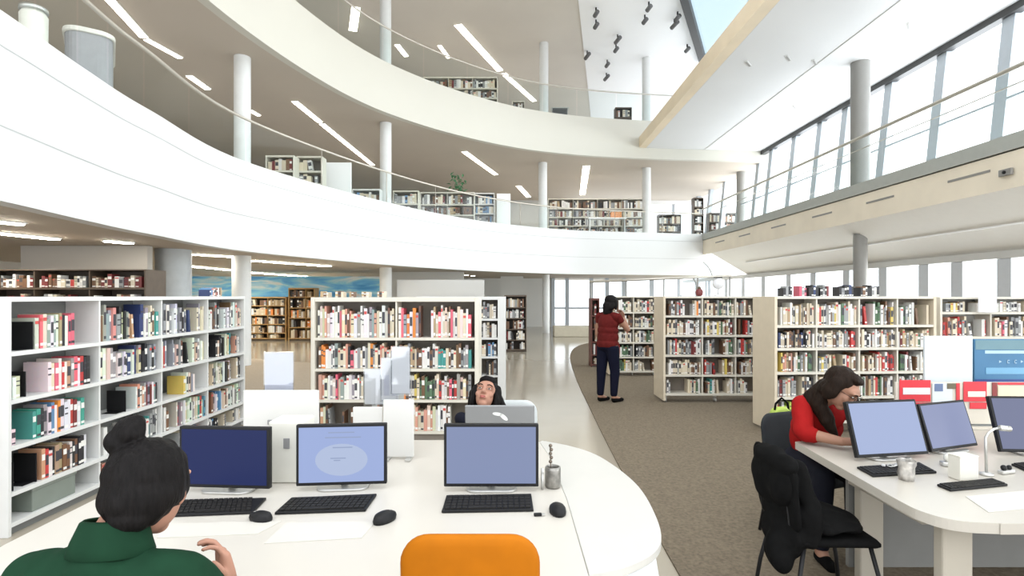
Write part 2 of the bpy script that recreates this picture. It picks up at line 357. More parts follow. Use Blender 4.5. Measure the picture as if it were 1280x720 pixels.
# ---------------------------------------------------------------- people
def V(*a): return Vector(a)
class Blob:
    """union of tapered limbs and ellipsoids, fused into one continuous surface"""
    def __init__(s): s.mb = MB()
    def limb(s, pts, n=18):
        """pts: list of (Vector, radius); a tapered closed limb with round joints"""
        for (a, ra), (b, rb_) in zip(pts[:-1], pts[1:]):
            k = 5; s.mb.tube([a.lerp(b, i/k) for i in range(k+1)], ra, n, r2=rb_)
        for a, ra in pts: s.mb.ell(a, (ra, ra, ra), n=n, k=10)
        return s
    def ell(s, c, r, rot=None):
        M = Matrix.Translation(Vector(c)) @ (rot.to_matrix().to_4x4() if rot is not None else Matrix.Identity(4)); s.mb.ell((0, 0, 0), r, M, n=24, k=14); return s
    def xform(s, M): s.mb.v = [tuple(M @ Vector(p)) for p in s.mb.v]; return s
    def build(s, name, m, parent, voxel=.006, smooth=6, factor=.5, noise=None):
        o = s.mb.build('tmp', m); r = o.modifiers.new('r', 'REMESH'); r.mode = 'VOXEL'; r.voxel_size = voxel; r.use_smooth_shade = True
        q = o.modifiers.new('s', 'SMOOTH'); q.factor = factor; q.iterations = smooth
        dg = bpy.context.evaluated_depsgraph_get(); me = bpy.data.meshes.new_from_object(o.evaluated_get(dg)); me.name = name
        bpy.data.objects.remove(o)
        if noise:
            from mathutils import noise as N
            nv = len(me.vertices); co = [0.0]*(3*nv); no = [0.0]*(3*nv); me.vertices.foreach_get('co', co); me.vertex_normals.foreach_get('vector', no)
            for i in range(0, 3*nv, 3):
                q = noise[0]*N.noise(Vector((co[i]*noise[1], co[i+1]*noise[1], co[i+2]*noise[2])))
                co[i] += no[i]*q; co[i+1] += no[i+1]*q; co[i+2] += no[i+2]*q
            me.vertices.foreach_set('co', co)
        me.materials.clear(); me.materials.append(m)
        me.polygons.foreach_set('use_smooth', [True]*len(me.polygons))
        o = bpy.data.objects.new(name, me); col.objects.link(o); o.parent = parent; return o
SKIN = mat('skin_light', (.40, .205, .14), .65, var=.04); SKIND = mat('skin_warm', (.33, .17, .11), .6, var=.04)
def strands(m):
    nt = m.node_tree; n = [x for x in nt.nodes if x.type == 'TEX_NOISE'][0]; tc = [x for x in nt.nodes if x.type == 'TEX_COORD'][0]
    mp = nt.nodes.new('ShaderNodeMapping'); mp.inputs['Scale'].default_value = (2.2, 2.2, .35); mp.inputs['Rotation'].default_value = (.5, .3, 0); nt.links.new(tc.outputs['Object'], mp.inputs[0]); nt.links.new(mp.outputs[0], n.inputs['Vector'])
HAIRK = mat('black_hair', (.006, .005, .005), .6, var=.4, scale=60, bump=.4, spec=.12); HAIRB = mat('dark_brown_hair', (.014, .008, .005), .6, var=.4, scale=60, bump=.4, spec=.12)
strands(HAIRK); strands(HAIRB)
LIPM = mat('lips', (.40, .12, .10), .5); EYEW = mat('eye_white', (.45, .42, .38), .3); EYED = mat('eye_dark', (.02, .015, .01), .2)
def head_parts(b, M, s=1.0):
    """face looks along local -y; origin at head centre"""
    h = Blob()
    h.ell((0, .018, .035), (.074, .092, .082)); h.ell((0, -.02, -.03), (.058, .066, .072)); h.ell((0, -.052, -.088), (.026, .026, .022)); h.ell((0, -.06, .03), (.055, .028, .035))
    h.ell((.036, -.055, -.022), (.024, .022, .024)); h.ell((-.036, -.055, -.022), (.024, .022, .024))
    h.limb([(V(0, -.082, .018), .009), (V(0, -.103, -.022), .013)]); h.ell((.012, -.09, -.026), (.010, .011, .008)); h.ell((-.012, -.09, -.026), (.010, .011, .008))
    h.ell((0, -.083, -.058), (.026, .012, .012)); h.ell((.075, .012, -.008), (.009, .018, .03)); h.ell((-.075, .012, -.008), (.009, .018, .03))
    h.limb([(V(-.05, -.078, .03), .008), (V(-.012, -.088, .028), .008)]); h.limb([(V(.05, -.078, .03), .008), (V(.012, -.088, .028), .008)])
    h.xform(M @ Matrix.Scale(s, 4)); n = len(b.mb.v)
    b.mb.add(h.mb.v, h.mb.f); return b
def face_details(parent, M, s=1.0, brows=True, glasses=False):
    T = M @ Matrix.Scale(s, 4)
    for sx in (-1, 1):
        e = MB().ell((sx*.031, -.081, .008), (.0115, .007, .0052), T, n=12, k=8).build('eye', EYEW, parent); MB().ell((sx*.031, -.0872, .007), (.0052, .0022, .0048), T, n=10, k=6).build('iris', EYED, e)
        if brows: MB().tube([(sx*.05, -.084, .027), (sx*.032, -.093, .033), (sx*.015, -.095, .028)], .0035, 6, T).build('eyebrow', HAIRB, parent)
    MB().ell((0, -.094, -.054), (.021, .006, .0045), T, n=14, k=8).ell((0, -.093, -.063), (.018, .0065, .0055), T, n=14, k=8).build('lips', LIPM, parent)
    if glasses:
        mb = MB()
        for sx in (-1, 1): mb.tube([(sx*.032+.022*math.cos(a), -.103, .008+.017*math.sin(a)) for a in [2*PI*k/16 for k in range(17)]], .0017, 6, T); mb.tube([(sx*.054, -.103, .01), (sx*.078, .0, .005)], .0015, 6, T)
        mb.tube([(-.010, -.103, .01), (.010, -.103, .01)], .0015, 6, T); mb.build('glasses', BLACKP, parent)
def hand(b, M, curl=.5, side=1, spread=.1, r=.0085):
    """wrist at origin, fingers along local +x, palm normal -z, thumb towards side*y"""
    h = Blob(); h.limb([(V(.0, 0, 0), .024), (V(.035, .012, 0), .022), (V(.08, .022, 0), .017)]); h.limb([(V(.0, 0, 0), .024), (V(.035, -.012, 0), .022), (V(.08, -.022, 0), .016)]); h.ell((.045, 0, 0), (.04, .036, .017))
    for k, (y, L) in enumerate(((.030, .068), (.010, .077), (-.010, .071), (-.029, .056))):
        y *= side; a = -curl*.5; p = V(.088-(.006 if k in (0, 3) else 0), y, 0); pts = [(p, r+.001)]
        for seg, q in ((.45, 1), (.32, 2), (.23, 2.4)):
            p = p+V(math.cos(a)*math.cos(spread*(1.5-k)*side), math.sin(spread*(1.5-k)*side)*.6, math.sin(a))*L*seg; pts.append((p, r-.0007*len(pts))); a -= curl*.8
        h.limb(pts, 10)
    h.limb([(V(.018, side*.022, -.006), .013), (V(.05, side*.050, -.014), .0105), (V(.072, side*.056, -.022), .009), (V(.086, side*.055, -.03), .0075)], 10)
    h.xform(M); b.mb.add(h.mb.v, h.mb.f); return b
def frame(o, xdir, up):
    x = Vector(xdir).normalized(); z = Vector(up); z = (z-x*z.dot(x)).normalized(); y = z.cross(x)
    return Matrix(((x.x, y.x, z.x, o[0]), (x.y, y.y, z.y, o[1]), (x.z, y.z, z.z, o[2]), (0, 0, 0, 1)))
def headM(c, yaw, pitch=0, roll=0):
    """yaw 0 looks to -y; positive turns toward +x; pitch positive looks up"""
    return Matrix.Translation(Vector(c)) @ Matrix.Rotation(yaw, 4, 'Z') @ Matrix.Rotation(roll, 4, 'Y') @ Matrix.Rotation(-pitch, 4, 'X')
def person(name_loc, label): return empty('person', name_loc, 0, label, 'person')
def rel(root, *objs): 
    pass
# --- 1. person in green, seated, seen from behind (faces +y, head turned to +x)
R1 = person((-.93, 1.16, 0), 'person in a green jacket, black hair in a bun, seen from behind')
o1 = V(-.93, 1.16, 0)
def L1_(x, y, z): return V(x, y, z)-o1
hc = V(-.862, 1.335, 1.19)-o1; HM = headM(hc, math.radians(187), math.radians(-12))
b = Blob(); head_parts(b, HM)
b.limb([(hc+V(-.03, -.02, -.04), .05), (L1_(-.915, 1.25, 1.06), .055), (L1_(-.92, 1.24, .98), .07)])
b.ell(L1_(-.92, 1.22, .86), (.12, .075, .2)); b.ell(L1_(-.93, 1.16, .60), (.12, .09, .12))
S_R, E_R, W_R = L1_(-.745, 1.27, 1.0), L1_(-.69, 1.42, .80), L1_(-.775, 1.53, .865)
S_L, E_L, W_L = L1_(-1.085, 1.27, 1.0), L1_(-1.17, 1.43, .80), L1_(-1.09, 1.64, .805)
b.limb([(S_R, .045), (E_R, .036), (W_R, .024)]); b.limb([(S_L, .045), (E_L, .036), (W_L, .024)])
hand(b, frame(W_R, (-.2, .0, 1), (.8, .6, 0)), curl=.75, side=1); hand(b, frame(W_L, (.5, 1, .05), (0, 0, 1)), curl=.15, side=-1)
for sx in (-1, 1):
    b.limb([(L1_(-.93+sx*.09, 1.18, .56), .08), (L1_(-.93+sx*.10, 1.60, .53), .06), (L1_(-.93+sx*.1, 1.62, .12), .04), (L1_(-.93+sx*.1, 1.60, .06), .035), (L1_(-.93+sx*.1, 1.75, .035), .03)])
b.build('body', SKIN, R1, voxel=.0045, smooth=4)
face_details(R1, HM)
GREEN = mat('dark_green_jacket', (.008, .034, .017), .85, var=.12, scale=14, bump=.15, spec=.1)
c = Blob(); c.ell(L1_(-.92, 1.235, .93), (.165, .10, .135)); c.ell(L1_(-.92, 1.22, .74), (.16, .11, .20)); c.ell(L1_(-.93, 1.17, .55), (.175, .14, .10))
c.limb([(L1_(-.80, 1.255, 1.03), .052), (L1_(-.745, 1.27, 1.005), .062), (E_R, .052), (E_R.lerp(W_R, .55), .043), (E_R.lerp(W_R, .8), .040)])
c.limb([(L1_(-1.03, 1.255, 1.03), .052), (L1_(-1.085, 1.27, 1.005), .062), (E_L, .052), (E_L.lerp(W_L, .5), .045), (E_L.lerp(W_L, .9), .037)])
c.limb([(L1_(-.905, 1.245, 1.04), .078), (L1_(-.90, 1.255, 1.085), .060)])
c.limb([(L1_(-1.03, 1.25, 1.015), .06), (L1_(-.905, 1.25, 1.05), .065), (L1_(-.80, 1.25, 1.015), .06)])
c.build('jacket', GREEN, R1, voxel=.006, smooth=6, noise=(.006, 14, 9))
# folded collar ring and shoulder yoke seam
col_ = MB(); col_.smooth = True; n = 40; vs = []
for k, (rr_, z, dy) in enumerate(((.057, 1.140, .008), (.062, 1.137, .006), (.074, 1.100, -.002), (.082, 1.078, -.004), (.077, 1.074, -.002))):
    for j in range(n):
        t = 2*PI*j/n; vs.append(tuple(L1_(-.900+rr_*1.02*math.cos(t)-(.0), 1.262+dy+rr_*.85*math.sin(t), z-.012*math.cos(t-1.57)+.0)))
col_.add(vs, [(i*n+j, i*n+(j+1) % n, (i+1)*n+(j+1) % n, (i+1)*n+j) for i in range(4) for j in range(n)])
oc = col_.build('collar', GREEN, R1); q = oc.modifiers.new('t', 'SOLIDIFY'); q.thickness = .006
h = Blob(); T = HM
h2 = Blob(); h2.ell((0, .028, .038), (.084, .096, .085)); h2.ell((0, .05, -.005), (.080, .075, .078)); h2.ell((.066, .02, .01), (.022, .050, .05)); h2.ell((-.066, .02, .01), (.022, .050, .05)); 
h2.ell((0, .07, -.05), (.055, .045, .035)); h2.xform(T)
h2.ell(L1_(-.888, 1.30, 1.335), (.034, .034, .030)); h2.ell(L1_(-.908, 1.295, 1.315), (.030, .03, .028)); h2.ell(L1_(-.880, 1.305, 1.350), (.026, .026, .02))
h2.build('hair', HAIRK, R1, voxel=.0045, smooth=4, noise=(.006, 40, 18))
TROU = mat('dark_trousers', (.012, .013, .02), .8, var=.1, spec=.1)
t_ = Blob()
for sx in (-1, 1): t_.limb([(L1_(-.93+sx*.09, 1.17, .565), .09), (L1_(-.93+sx*.10, 1.60, .545), .072), (L1_(-.93+sx*.1, 1.63, .14), .05)])
t_.build('trousers', TROU, R1, voxel=.008); 
for sx in (-1, 1): Blob().limb([(L1_(-.93+sx*.1, 1.60, .05), .042), (L1_(-.93+sx*.1, 1.78, .036), .035)]).build('shoe', BLACKF, R1, voxel=.006)
# --- 2. reclining person behind the laptop, face tilted up
R2 = person((-.12, 3.95, 0), 'person leaning back with face turned up behind the open laptop'); o2 = V(-.12, 3.95, 0)
def L2_(x, y, z): return V(x, y, z)-o2
hc = L2_((607-640)*3.80/F, 3.80, H-(494-370)*3.80/F); HM = headM(hc, math.radians(-8), math.radians(38), math.radians(5))
b = Blob(); head_parts(b, HM); b.limb([(hc+V(0, .02, -.05), .05), (L2_(-.15, 3.85, .84), .055)])
b.limb([(L2_(-.31, 3.84, .76), .045), (L2_(-.34, 3.74, .83), .036), (L2_(-.22, 3.60, .80), .026)]); b.limb([(L2_(.03, 3.84, .76), .045), (L2_(.06, 3.74, .83), .036), (L2_(-.0, 3.60, .80), .026)])
hand(b, frame(L2_(-.22, 3.60, .80), (.1, -1, -.0), (0, 0, 1)), .15, -1); hand(b, frame(L2_(-.0, 3.60, .80), (-.1, -1, -.0), (0, 0, 1)), .15, 1)
b.ell(L2_(-.14, 3.87, .68), (.11, .07, .18))
for sx in (-1, 1): b.limb([(L2_(-.12+sx*.09, 3.9, .56), .08), (L2_(-.12+sx*.1, 3.5, .53), .058), (L2_(-.12+sx*.1, 3.53, .08), .038), (L2_(-.12+sx*.1, 3.45, .035), .03)])
b.build('body', SKIN, R2, voxel=.005, smooth=3); face_details(R2, HM)
h2 = Blob(); h2.ell((0, .035, .045), (.088, .095, .088)); h2.ell((.078, .02, .0), (.026, .05, .09)); h2.ell((-.078, .02, .0), (.026, .05, .09)); h2.ell((0, -.02, .10), (.06, .05, .03)); h2.ell((0, .05, -.02), (.08, .06, .09)); h2.xform(HM)
h2.limb([(hc+V(.075, .05, -.02), .035), (hc+V(.11, .05, -.09), .03), (hc+V(.13, .03, -.13), .015)]); h2.limb([(hc+V(-.085, .05, .0), .035), (hc+V(-.10, .05, -.12), .028)])
h2.build('hair', HAIRK, R2, voxel=.006, noise=(.005, 30, 18))
c = Blob(); c.ell(L2_(-.14, 3.87, .72), (.17, .11, .14)); c.ell(L2_(-.13, 3.9, .58), (.17, .12, .14)); c.limb([(L2_(-.31, 3.84, .77), .058), (L2_(-.34, 3.74, .83), .046), (L2_(-.25, 3.64, .81), .036)]); c.limb([(L2_(.03, 3.84, .77), .058), (L2_(.06, 3.74, .83), .046), (L2_(.02, 3.64, .81), .036)])
c.build('dark_top', mat('navy_black_top', (.01, .011, .02), .8, var=.15, spec=.1), R2, voxel=.007)
t_ = Blob()
for sx in (-1, 1): t_.limb([(L2_(-.12+sx*.09, 3.9, .565), .09), (L2_(-.12+sx*.1, 3.5, .53), .066), (L2_(-.12+sx*.1, 3.53, .12), .046)])
t_.build('trousers', TROU, R2, voxel=.008); 
for sx in (-1, 1): Blob().limb([(L2_(-.12+sx*.1, 3.53, .05), .04), (L2_(-.12+sx*.1, 3.43, .036), .034)]).build('shoe', BLACKF, R2, voxel=.007)
# --- 3. person in red leaning over the cream desk
R3 = person((2.0, 3.74, 0), 'person in a red top with glasses leaning over the cream desk'); o3 = V(2.0, 3.74, 0)
def L3_(x, y, z): return V(x, y, z)-o3
hc = L3_((1052-640)*3.42/F, 3.42, H-(487-370)*3.42/F); HM = headM(hc, math.radians(42), math.radians(-34), math.radians(6))
b = Blob(); head_parts(b, HM); b.limb([(hc+V(-.03, .04, -.04), .05), (L3_(1.96, 3.58, .98), .055), (L3_(1.97, 3.62, .9), .06)])
S_, E_, W_ = L3_(1.845, 3.57, .955), L3_(1.80, 3.45, .805), L3_(1.95, 3.31, .79)
b.limb([(S_, .045), (E_, .040), (W_, .026)]); hand(b, frame(W_, (1, -.1, .0), (0, 0, 1)), .2, 1)
S2, E2_, W2 = L3_(2.14, 3.62, .94), L3_(2.26, 3.54, .81), L3_(2.33, 3.40, .795)
b.limb([(S2, .045), (E2_, .038), (W2, .026)]); hand(b, frame(W2, (.1, -1, -.0), (0, 0, 1)), .15, 1)
b.ell(L3_(1.99, 3.68, .75), (.11, .07, .22))
for sx in (-1, 1): b.limb([(L3_(2.0+sx*.09, 3.74, .56), .08), (L3_(2.0+sx*.1, 3.42, .55), .058), (L3_(2.0+sx*.1, 3.44, .08), .038), (L3_(2.0+sx*.1, 3.38, .035), .03)])
b.build('body', SKIND, R3, voxel=.005, smooth=3); face_details(R3, HM, glasses=True)
RED = mat('red_top', (.30, .010, .010), .8, var=.1, scale=12, bump=.1, spec=.1)
c = Blob(); c.ell(L3_(1.985, 3.62, .885), (.165, .105, .12)); c.ell(L3_(1.99, 3.66, .80), (.165, .112, .12)); c.ell(L3_(2.0, 3.70, .72), (.16, .115, .17)); c.ell(L3_(2.0, 3.73, .57), (.17, .13, .09)); c.limb([(L3_(1.88, 3.58, .965), .05), (S_, .062), (E_.lerp(S_, .1), .058), (E_.lerp(W_, .05), .055), (E_.lerp(W_, .22), .048)])
c.limb([(L3_(2.09, 3.6, .95), .05), (S2, .06), (E2_, .052), (E2_.lerp(W2, .3), .044)]); c.limb([(L3_(1.86, 3.58, .96), .055), (L3_(1.97, 3.6, .975), .06), (L3_(2.1, 3.6, .955), .055)])
c.build('red_top', RED, R3, voxel=.006, noise=(.006, 14, 10))
h2 = Blob(); h2.ell((0, .035, .045), (.087, .096, .088)); h2.ell((.076, .025, -.005), (.024, .05, .085)); h2.ell((-.076, .025, -.005), (.024, .05, .085)); h2.ell((0, -.02, .10), (.06, .05, .03)); h2.ell((0, .07, -.03), (.075, .05, .09)); h2.xform(HM)
h2.limb([(hc+V(-.07, .06, -.01), .045), (hc+V(-.10, .08, -.10), .05), (hc+V(-.06, .05, -.20), .045), (hc+V(-.03, .02, -.28), .02)]); h2.limb([(hc+V(.07, .02, -.04), .03), (hc+V(.09, .0, -.12), .03), (hc+V(.12, .0, -.17), .02)])
h2.limb([(hc+V(-.06, .08, .02), .04), (hc+V(-.13, .12, -.06), .035), (hc+V(-.14, .12, -.11), .03)])
h2.build('hair', HAIRB, R3, voxel=.006, noise=(.006, 30, 16))
t_ = Blob()
for sx in (-1, 1): t_.limb([(L3_(2.0+sx*.09, 3.74, .565), .09), (L3_(2.0+sx*.1, 3.42, .55), .066), (L3_(2.0+sx*.1, 3.44, .12), .046)])
t_.build('trousers', TROU, R3, voxel=.008); 
for sx in (-1, 1): Blob().limb([(L3_(2.0+sx*.1, 3.45, .05), .04), (L3_(2.0+sx*.1, 3.33, .036), .034)]).build('shoe', BLACKF, R3, voxel=.007)
# --- 4. standing person by the bookcases, side on, hand raised to the face
R4 = person((1.52, 8.7, .012), 'person in a dark red top standing by the bookcases with one hand raised'); R4.rotation_euler[2] = .65; R4.scale = (1.12, 1.1, 1.0)
def L4_(x, y, z): return V(x, y, z)
hc = V(.03, -.0, 1.515); HM = headM(hc, math.radians(115), math.radians(-14)); b = Blob(); head_parts(b, HM); b.limb([(hc+V(-.02, 0, -.05), .05), (V(-.03, 0, 1.34), .058)])
b.ell((-.03, 0, 1.18), (.09, .12, .2)); b.ell((-.04, 0, .92), (.09, .125, .15))
Sn, En, Wn = V(-.03, -.17, 1.32), V(.14, -.20, 1.12), V(.165, -.10, 1.30)
b.limb([(Sn, .050), (En, .038), (Wn, .026)]); hand(b, frame(Wn, (-.15, .35, 1), (1, 0, .1)), .8, 1)
Sf, Ef, Wf = V(-.03, .17, 1.32), V(-.02, .22, 1.05), V(.08, .22, .83)
b.limb([(Sf, .046), (Ef, .038), (Wf, .026)]); hand(b, frame(Wf, (.25, 0, -1), (0, 1, 0)), .4, 1)
for sy, fx in ((-1, .03), (1, -.06)): b.limb([(V(-.04, sy*.085, .86), .088), (V(fx-.02, sy*.085, .48), .058), (V(fx-.04, sy*.085, .08), .036), (V(fx+.08, sy*.09, .035), .03)])
b.build('body', SKIND, R4, voxel=.0055, smooth=3); face_details(R4, HM)
DRED = mat('dark_red_top', (.10, .012, .011), .85, var=.15, scale=20, spec=.1)
c = Blob(); c.ell((-.03, 0, 1.22), (.125, .165, .165)); c.ell((-.035, 0, 1.0), (.13, .165, .16)); c.ell((-.033, 0, 1.11), (.127, .166, .10)); c.ell((-.04, 0, .90), (.135, .175, .10)); c.limb([(V(-.03, -.1, 1.345), .05), (Sn, .058), (Sn.lerp(En, .3), .052)]); c.limb([(V(-.03, .1, 1.345), .05), (Sf, .058), (Sf.lerp(Ef, .3), .052)])
c.build('dark_red_top', DRED, R4, voxel=.007, noise=(.006, 12, 8))
h2 = Blob(); h2.ell((0, .035, .045), (.089, .098, .09)); h2.ell((.076, .02, -.01), (.024, .05, .09)); h2.ell((-.076, .02, -.01), (.024, .05, .09)); h2.ell((0, -.02, .10), (.06, .05, .03)); h2.ell((0, .07, -.04), (.075, .055, .10)); h2.xform(HM); h2.limb([(hc+V(-.07, 0, -.03), .075), (hc+V(-.075, 0, -.12), .07), (hc+V(-.08, 0, -.17), .045)])
h2.build('hair', HAIRK, R4, voxel=.007, noise=(.005, 30, 16))
t_ = Blob(); t_.ell((-.04, 0, .86), (.12, .165, .09))
for sy, fx in ((-1, .03), (1, -.06)): t_.limb([(V(-.04, sy*.085, .84), .095), (V(fx-.02, sy*.085, .48), .07), (V(fx-.04, sy*.085, .13), .05)])
t_.build('trousers', mat('navy_trousers', (.006, .007, .018), .8, var=.1, spec=.1), R4, voxel=.008)
for sy, fx in ((-1, .03), (1, -.06)): Blob().limb([(V(fx-.04, sy*.088, .042), .041), (V(fx+.06, sy*.09, .036), .036), (V(fx+.12, sy*.09, .028), .027)]).build('shoe', BLACKF, R4, voxel=.006)
# --- coat over the black chair
KC = empty('coat', (1.585, 2.90, .48), 0, 'black coat heaped over the back of the black chair beside the cream desk', 'coat')
k_ = Blob(); k_.ell((-.235, .0, .24), (.065, .215, .14)); k_.ell((-.24, -.02, .34), (.055, .20, .055)); k_.ell((-.16, .0, .08), (.10, .20, .09)); k_.ell((-.20, -.05, -.02), (.08, .17, .12)); k_.ell((-.25, -.1, -.1), (.06, .1, .12)); k_.limb([(V(-.17, -.1, .3), .05), (V(-.12, -.16, .15), .045), (V(-.14, -.19, -.02), .04)])
k_.ell((.0, .0, .03), (.2, .21, .035)); k_.build('coat_cloth', BLACKF, KC, voxel=.008, smooth=8, noise=(.02, 9, 7))
# ---------------------------------------------------------------- strip lamps (lamps of the place, plus two glowing strips for reflections)
LAMP0 = mat('lamp_diffuser_ground', (0.9, 0.88, 0.8), 0.5, emit=(1.0, 0.93, 0.80), es=45.0)
def lamp(p, q, z, label, wd=0.13, group=None, m=None):
    a = Vector((p[0], p[1], 0)); b = Vector((q[0], q[1], 0)); L = (b-a).length; rz = math.atan2(b.y-a.y, b.x-a.x)
    r = empty('strip_light', (a.x, a.y, z), rz, label, 'ceiling light', group)
    MB().box(0, L, -wd/2-.02, wd/2+.02, -0.02, 0).build('housing', LAMPH, r)
    MB().box(0.02, L-.02, -wd/2, wd/2, -0.035, -0.018).build('diffuser', m or LAMP, r)
def back(u, v, z):
    d = (z-H)*F/(370-v); return ((u-640)*d/F, d)
L1 = 'strip light in the ceiling above the lower balcony, '
for u0, v0, u1, v1, s, w_ in [(368, 126, 400, 152, 'longest, middle upper piece', .17), (402, 154, 466, 206, 'longest, lower piece', .17), (580, 189, 620, 218, 'between the second and third columns', .2),
                          (733, 207, 728, 243, 'the upright one beyond the third column', .3), (120, -20, 180, 46, 'long one above the grey counter', .16), (182, 48, 226, 72, 'short one continuing the long one', .12),
                          (236, 94, 260, 111, 'just before the first column', .16), (312, 137, 324, 144, 'tiny one just past the first column', .12), (648, 232, 661, 246, 'tiny one before the third column', .25)]:
    a = back(u0, v0, Z2B); b = back(u1, v1, Z2B); lamp(a, b, Z2B+.004, L1+s, w_)
L2 = 'strip light in the topmost grey ceiling, '
for u0, v0, u1, v1, s, w_ in [(572, 30, 625, 88, 'thick long upper piece', .3), (629, 91, 668, 126, 'thin lower piece of the long pair', .24), (445, 8, 441, 38, 'short upright glow standing in for a reflection', .3), (496, 55, 508, 70, 'past the column, standing in for a reflection', .2), (549, 56, 561, 72, 'small one over the balustrade', .15)]:  # short upright strip and past-column strip are reflections built as glowing lamps
    a = back(u0, v0, ZR); b = back(u1, v1, ZR); lamp(a, b, ZR-.001, L2+s, w_)
struct(MB().box(*[f(x) for x in (0,) for f in ()] or (-0.2, 1.0, 18.2, 19.6, ZR-.01, ZR+.01)), 'trim_ceiling_light_panel', mat('cream_panel', (0.8, 0.76, 0.6), .5))
L0 = 'strip light under the lower balcony, '
for u0, v0, u1, v1, s, w_ in [(-40, 272, 30, 279, 'upper one near the picture edge', .12), (-60, 284, 72, 298, 'long bright one above the red books', .14), (130, 300, 166, 303, 'short faint one', .12),
                          (242, 317, 290, 320, 'upper one left of the white column', .16), (237, 332, 288, 337, 'lower one left of the white column', .2), (316, 325, 412, 332, 'upper one right of the white column', .16), (312, 340, 395, 346, 'lower one right of the white column', .22)]:
    a = back(u0, v0, Z1B); b = back(u1, v1, Z1B); lamp(a, b, Z1B+.004, L0+s, w_, m=LAMP0)
for k, (u, v) in enumerate([(583, 343), (591, 344)]):
    x, y = back(u, v, Z1B); r = empty('downlight', (x, y, Z1B), 0, 'small round downlight above the grey service core, %s' % ('the first of the pair' if k == 0 else 'the one nearer the corridor'), 'ceiling light')
    MB().lathe([(0.13, 0), (0.13, -0.03), (0.11, -0.035)], n=16).build('trim_ring', LAMPH, r); MB().lathe([(0.1, -0.03), (0.1, -0.045)], n=16).build('bulb', LAMP, r)
# spotlights on the white roof
ords = ['first', 'second', 'third', 'fourth', 'fifth', 'sixth', 'seventh', 'eighth', 'ninth', 'tenth', 'eleventh', 'twelfth', 'thirteenth', 'fourteenth', 'fifteenth', 'sixteenth', 'seventeenth', 'eighteenth', 'nineteenth', 'twentieth', 'twenty-first', 'twenty-second', 'twenty-third', 'twenty-fourth', 'twenty-fifth']
spots = sorted([(745, 17), (745, 32), (734, 70), (772, 50), (770, 62), (759, 81), (758, 97), (811, 10), (806, 26), (843, 31), (847, 22), (859, 62)])
for k, (u, v) in enumerate(spots):
    d = (ZR-.25-H)*F/(370-v); x = (u-640)*d/F
    r = empty('ceiling_spotlight', (x, d, ZR-.03), 0.3, 'small black spotlight on the white roof, %s counted from the grey ceiling side' % ords[k], 'spotlight', 'black spotlights on the white roof')
    MB().tube([(0, 0, 0), (0, 0, -.12)], 0.03, 8).build('stem', BLACKP, r)
    s_ = 1.0 if k % 3 else 1.6
    MB().tube([(0, -.14*s_, -.2), (0, .12*s_, -.26)], 0.08, 10).build('lamp_head', mat('dark_grey_metal', (0.12, .12, .12), .5), r)
for k, (u, v) in enumerate([(935, 80), (985, 73), (1135, 33), (1018, 78), (993, 134)]):
    d = (7.89-H)*F/(370-v); x = (u-640)*d/F
    r = empty('ceiling_vent', (x, d, 7.9), 0.9, 'tiny grey ceiling vent on the white wing ceiling, %s counted from the timber beam' % ords[k], 'vent')
    MB().box(-.2, .2, -.04, .04, -.015, 0).build('frame', GREYW, r); MB().box(-.17, .17, -.02, .02, -.02, -.014).build('slot', STEELG, r)
r = empty('emergency_light', (XB-.03, 700*(XB-.03)/(1259-640), H+ (370-216)*(XB)/(619)), PI, 'small grey sensor box on the beige fascia under the walkway', 'sensor')
MB().box(-.0, .05, -.13, .13, -.06, .06).build('housing', STEELG, r, bevel=.01); MB().tube([(.05, 0, 0), (.07, 0, 0)], .03, 12).build('lens', BLACKP, r)

# ---------------------------------------------------------------- books
def book_mats():
    out = []
    for nm in ('book_cover', 'book_cover_mass'):
        m = bpy.data.materials.new(nm); m.use_nodes = True; nt = m.node_tree; b = nt.nodes['Principled BSDF']; b.inputs['Roughness'].default_value = 0.5
        if nm == 'book_cover':
            a = nt.nodes.new('ShaderNodeObjectInfo'); c = a.outputs['Color']
        else:
            a = nt.nodes.new('ShaderNodeAttribute'); a.attribute_name = 'cover'; c = a.outputs['Color']
        tc = nt.nodes.new('ShaderNodeTexCoord'); n = nt.nodes.new('ShaderNodeTexNoise'); n.inputs['Scale'].default_value = 6
        nt.links.new(tc.outputs['Object'], n.inputs['Vector'])
        mx = nt.nodes.new('ShaderNodeMix'); mx.data_type = 'RGBA'; mx.blend_type = 'MULTIPLY'; mx.inputs[0].default_value = 0.12
        nt.links.new(c, mx.inputs[6]); nt.links.new(n.outputs['Color'], mx.inputs[7]); nt.links.new(mx.outputs[2], b.inputs['Base Color'])
        out.append(m)
    return out
BK, BKM = book_mats()
PAGES = mat('book_pages', (0.70, 0.66, 0.56), 0.8, var=0.05)
BANDW = mat('spine_title_light', (0.78, 0.77, 0.73), 0.6); BANDK = mat('spine_title_dark', (0.05, 0.05, 0.06), 0.6); BANDR = mat('spine_label_red', (0.55, 0.08, 0.07), 0.6)
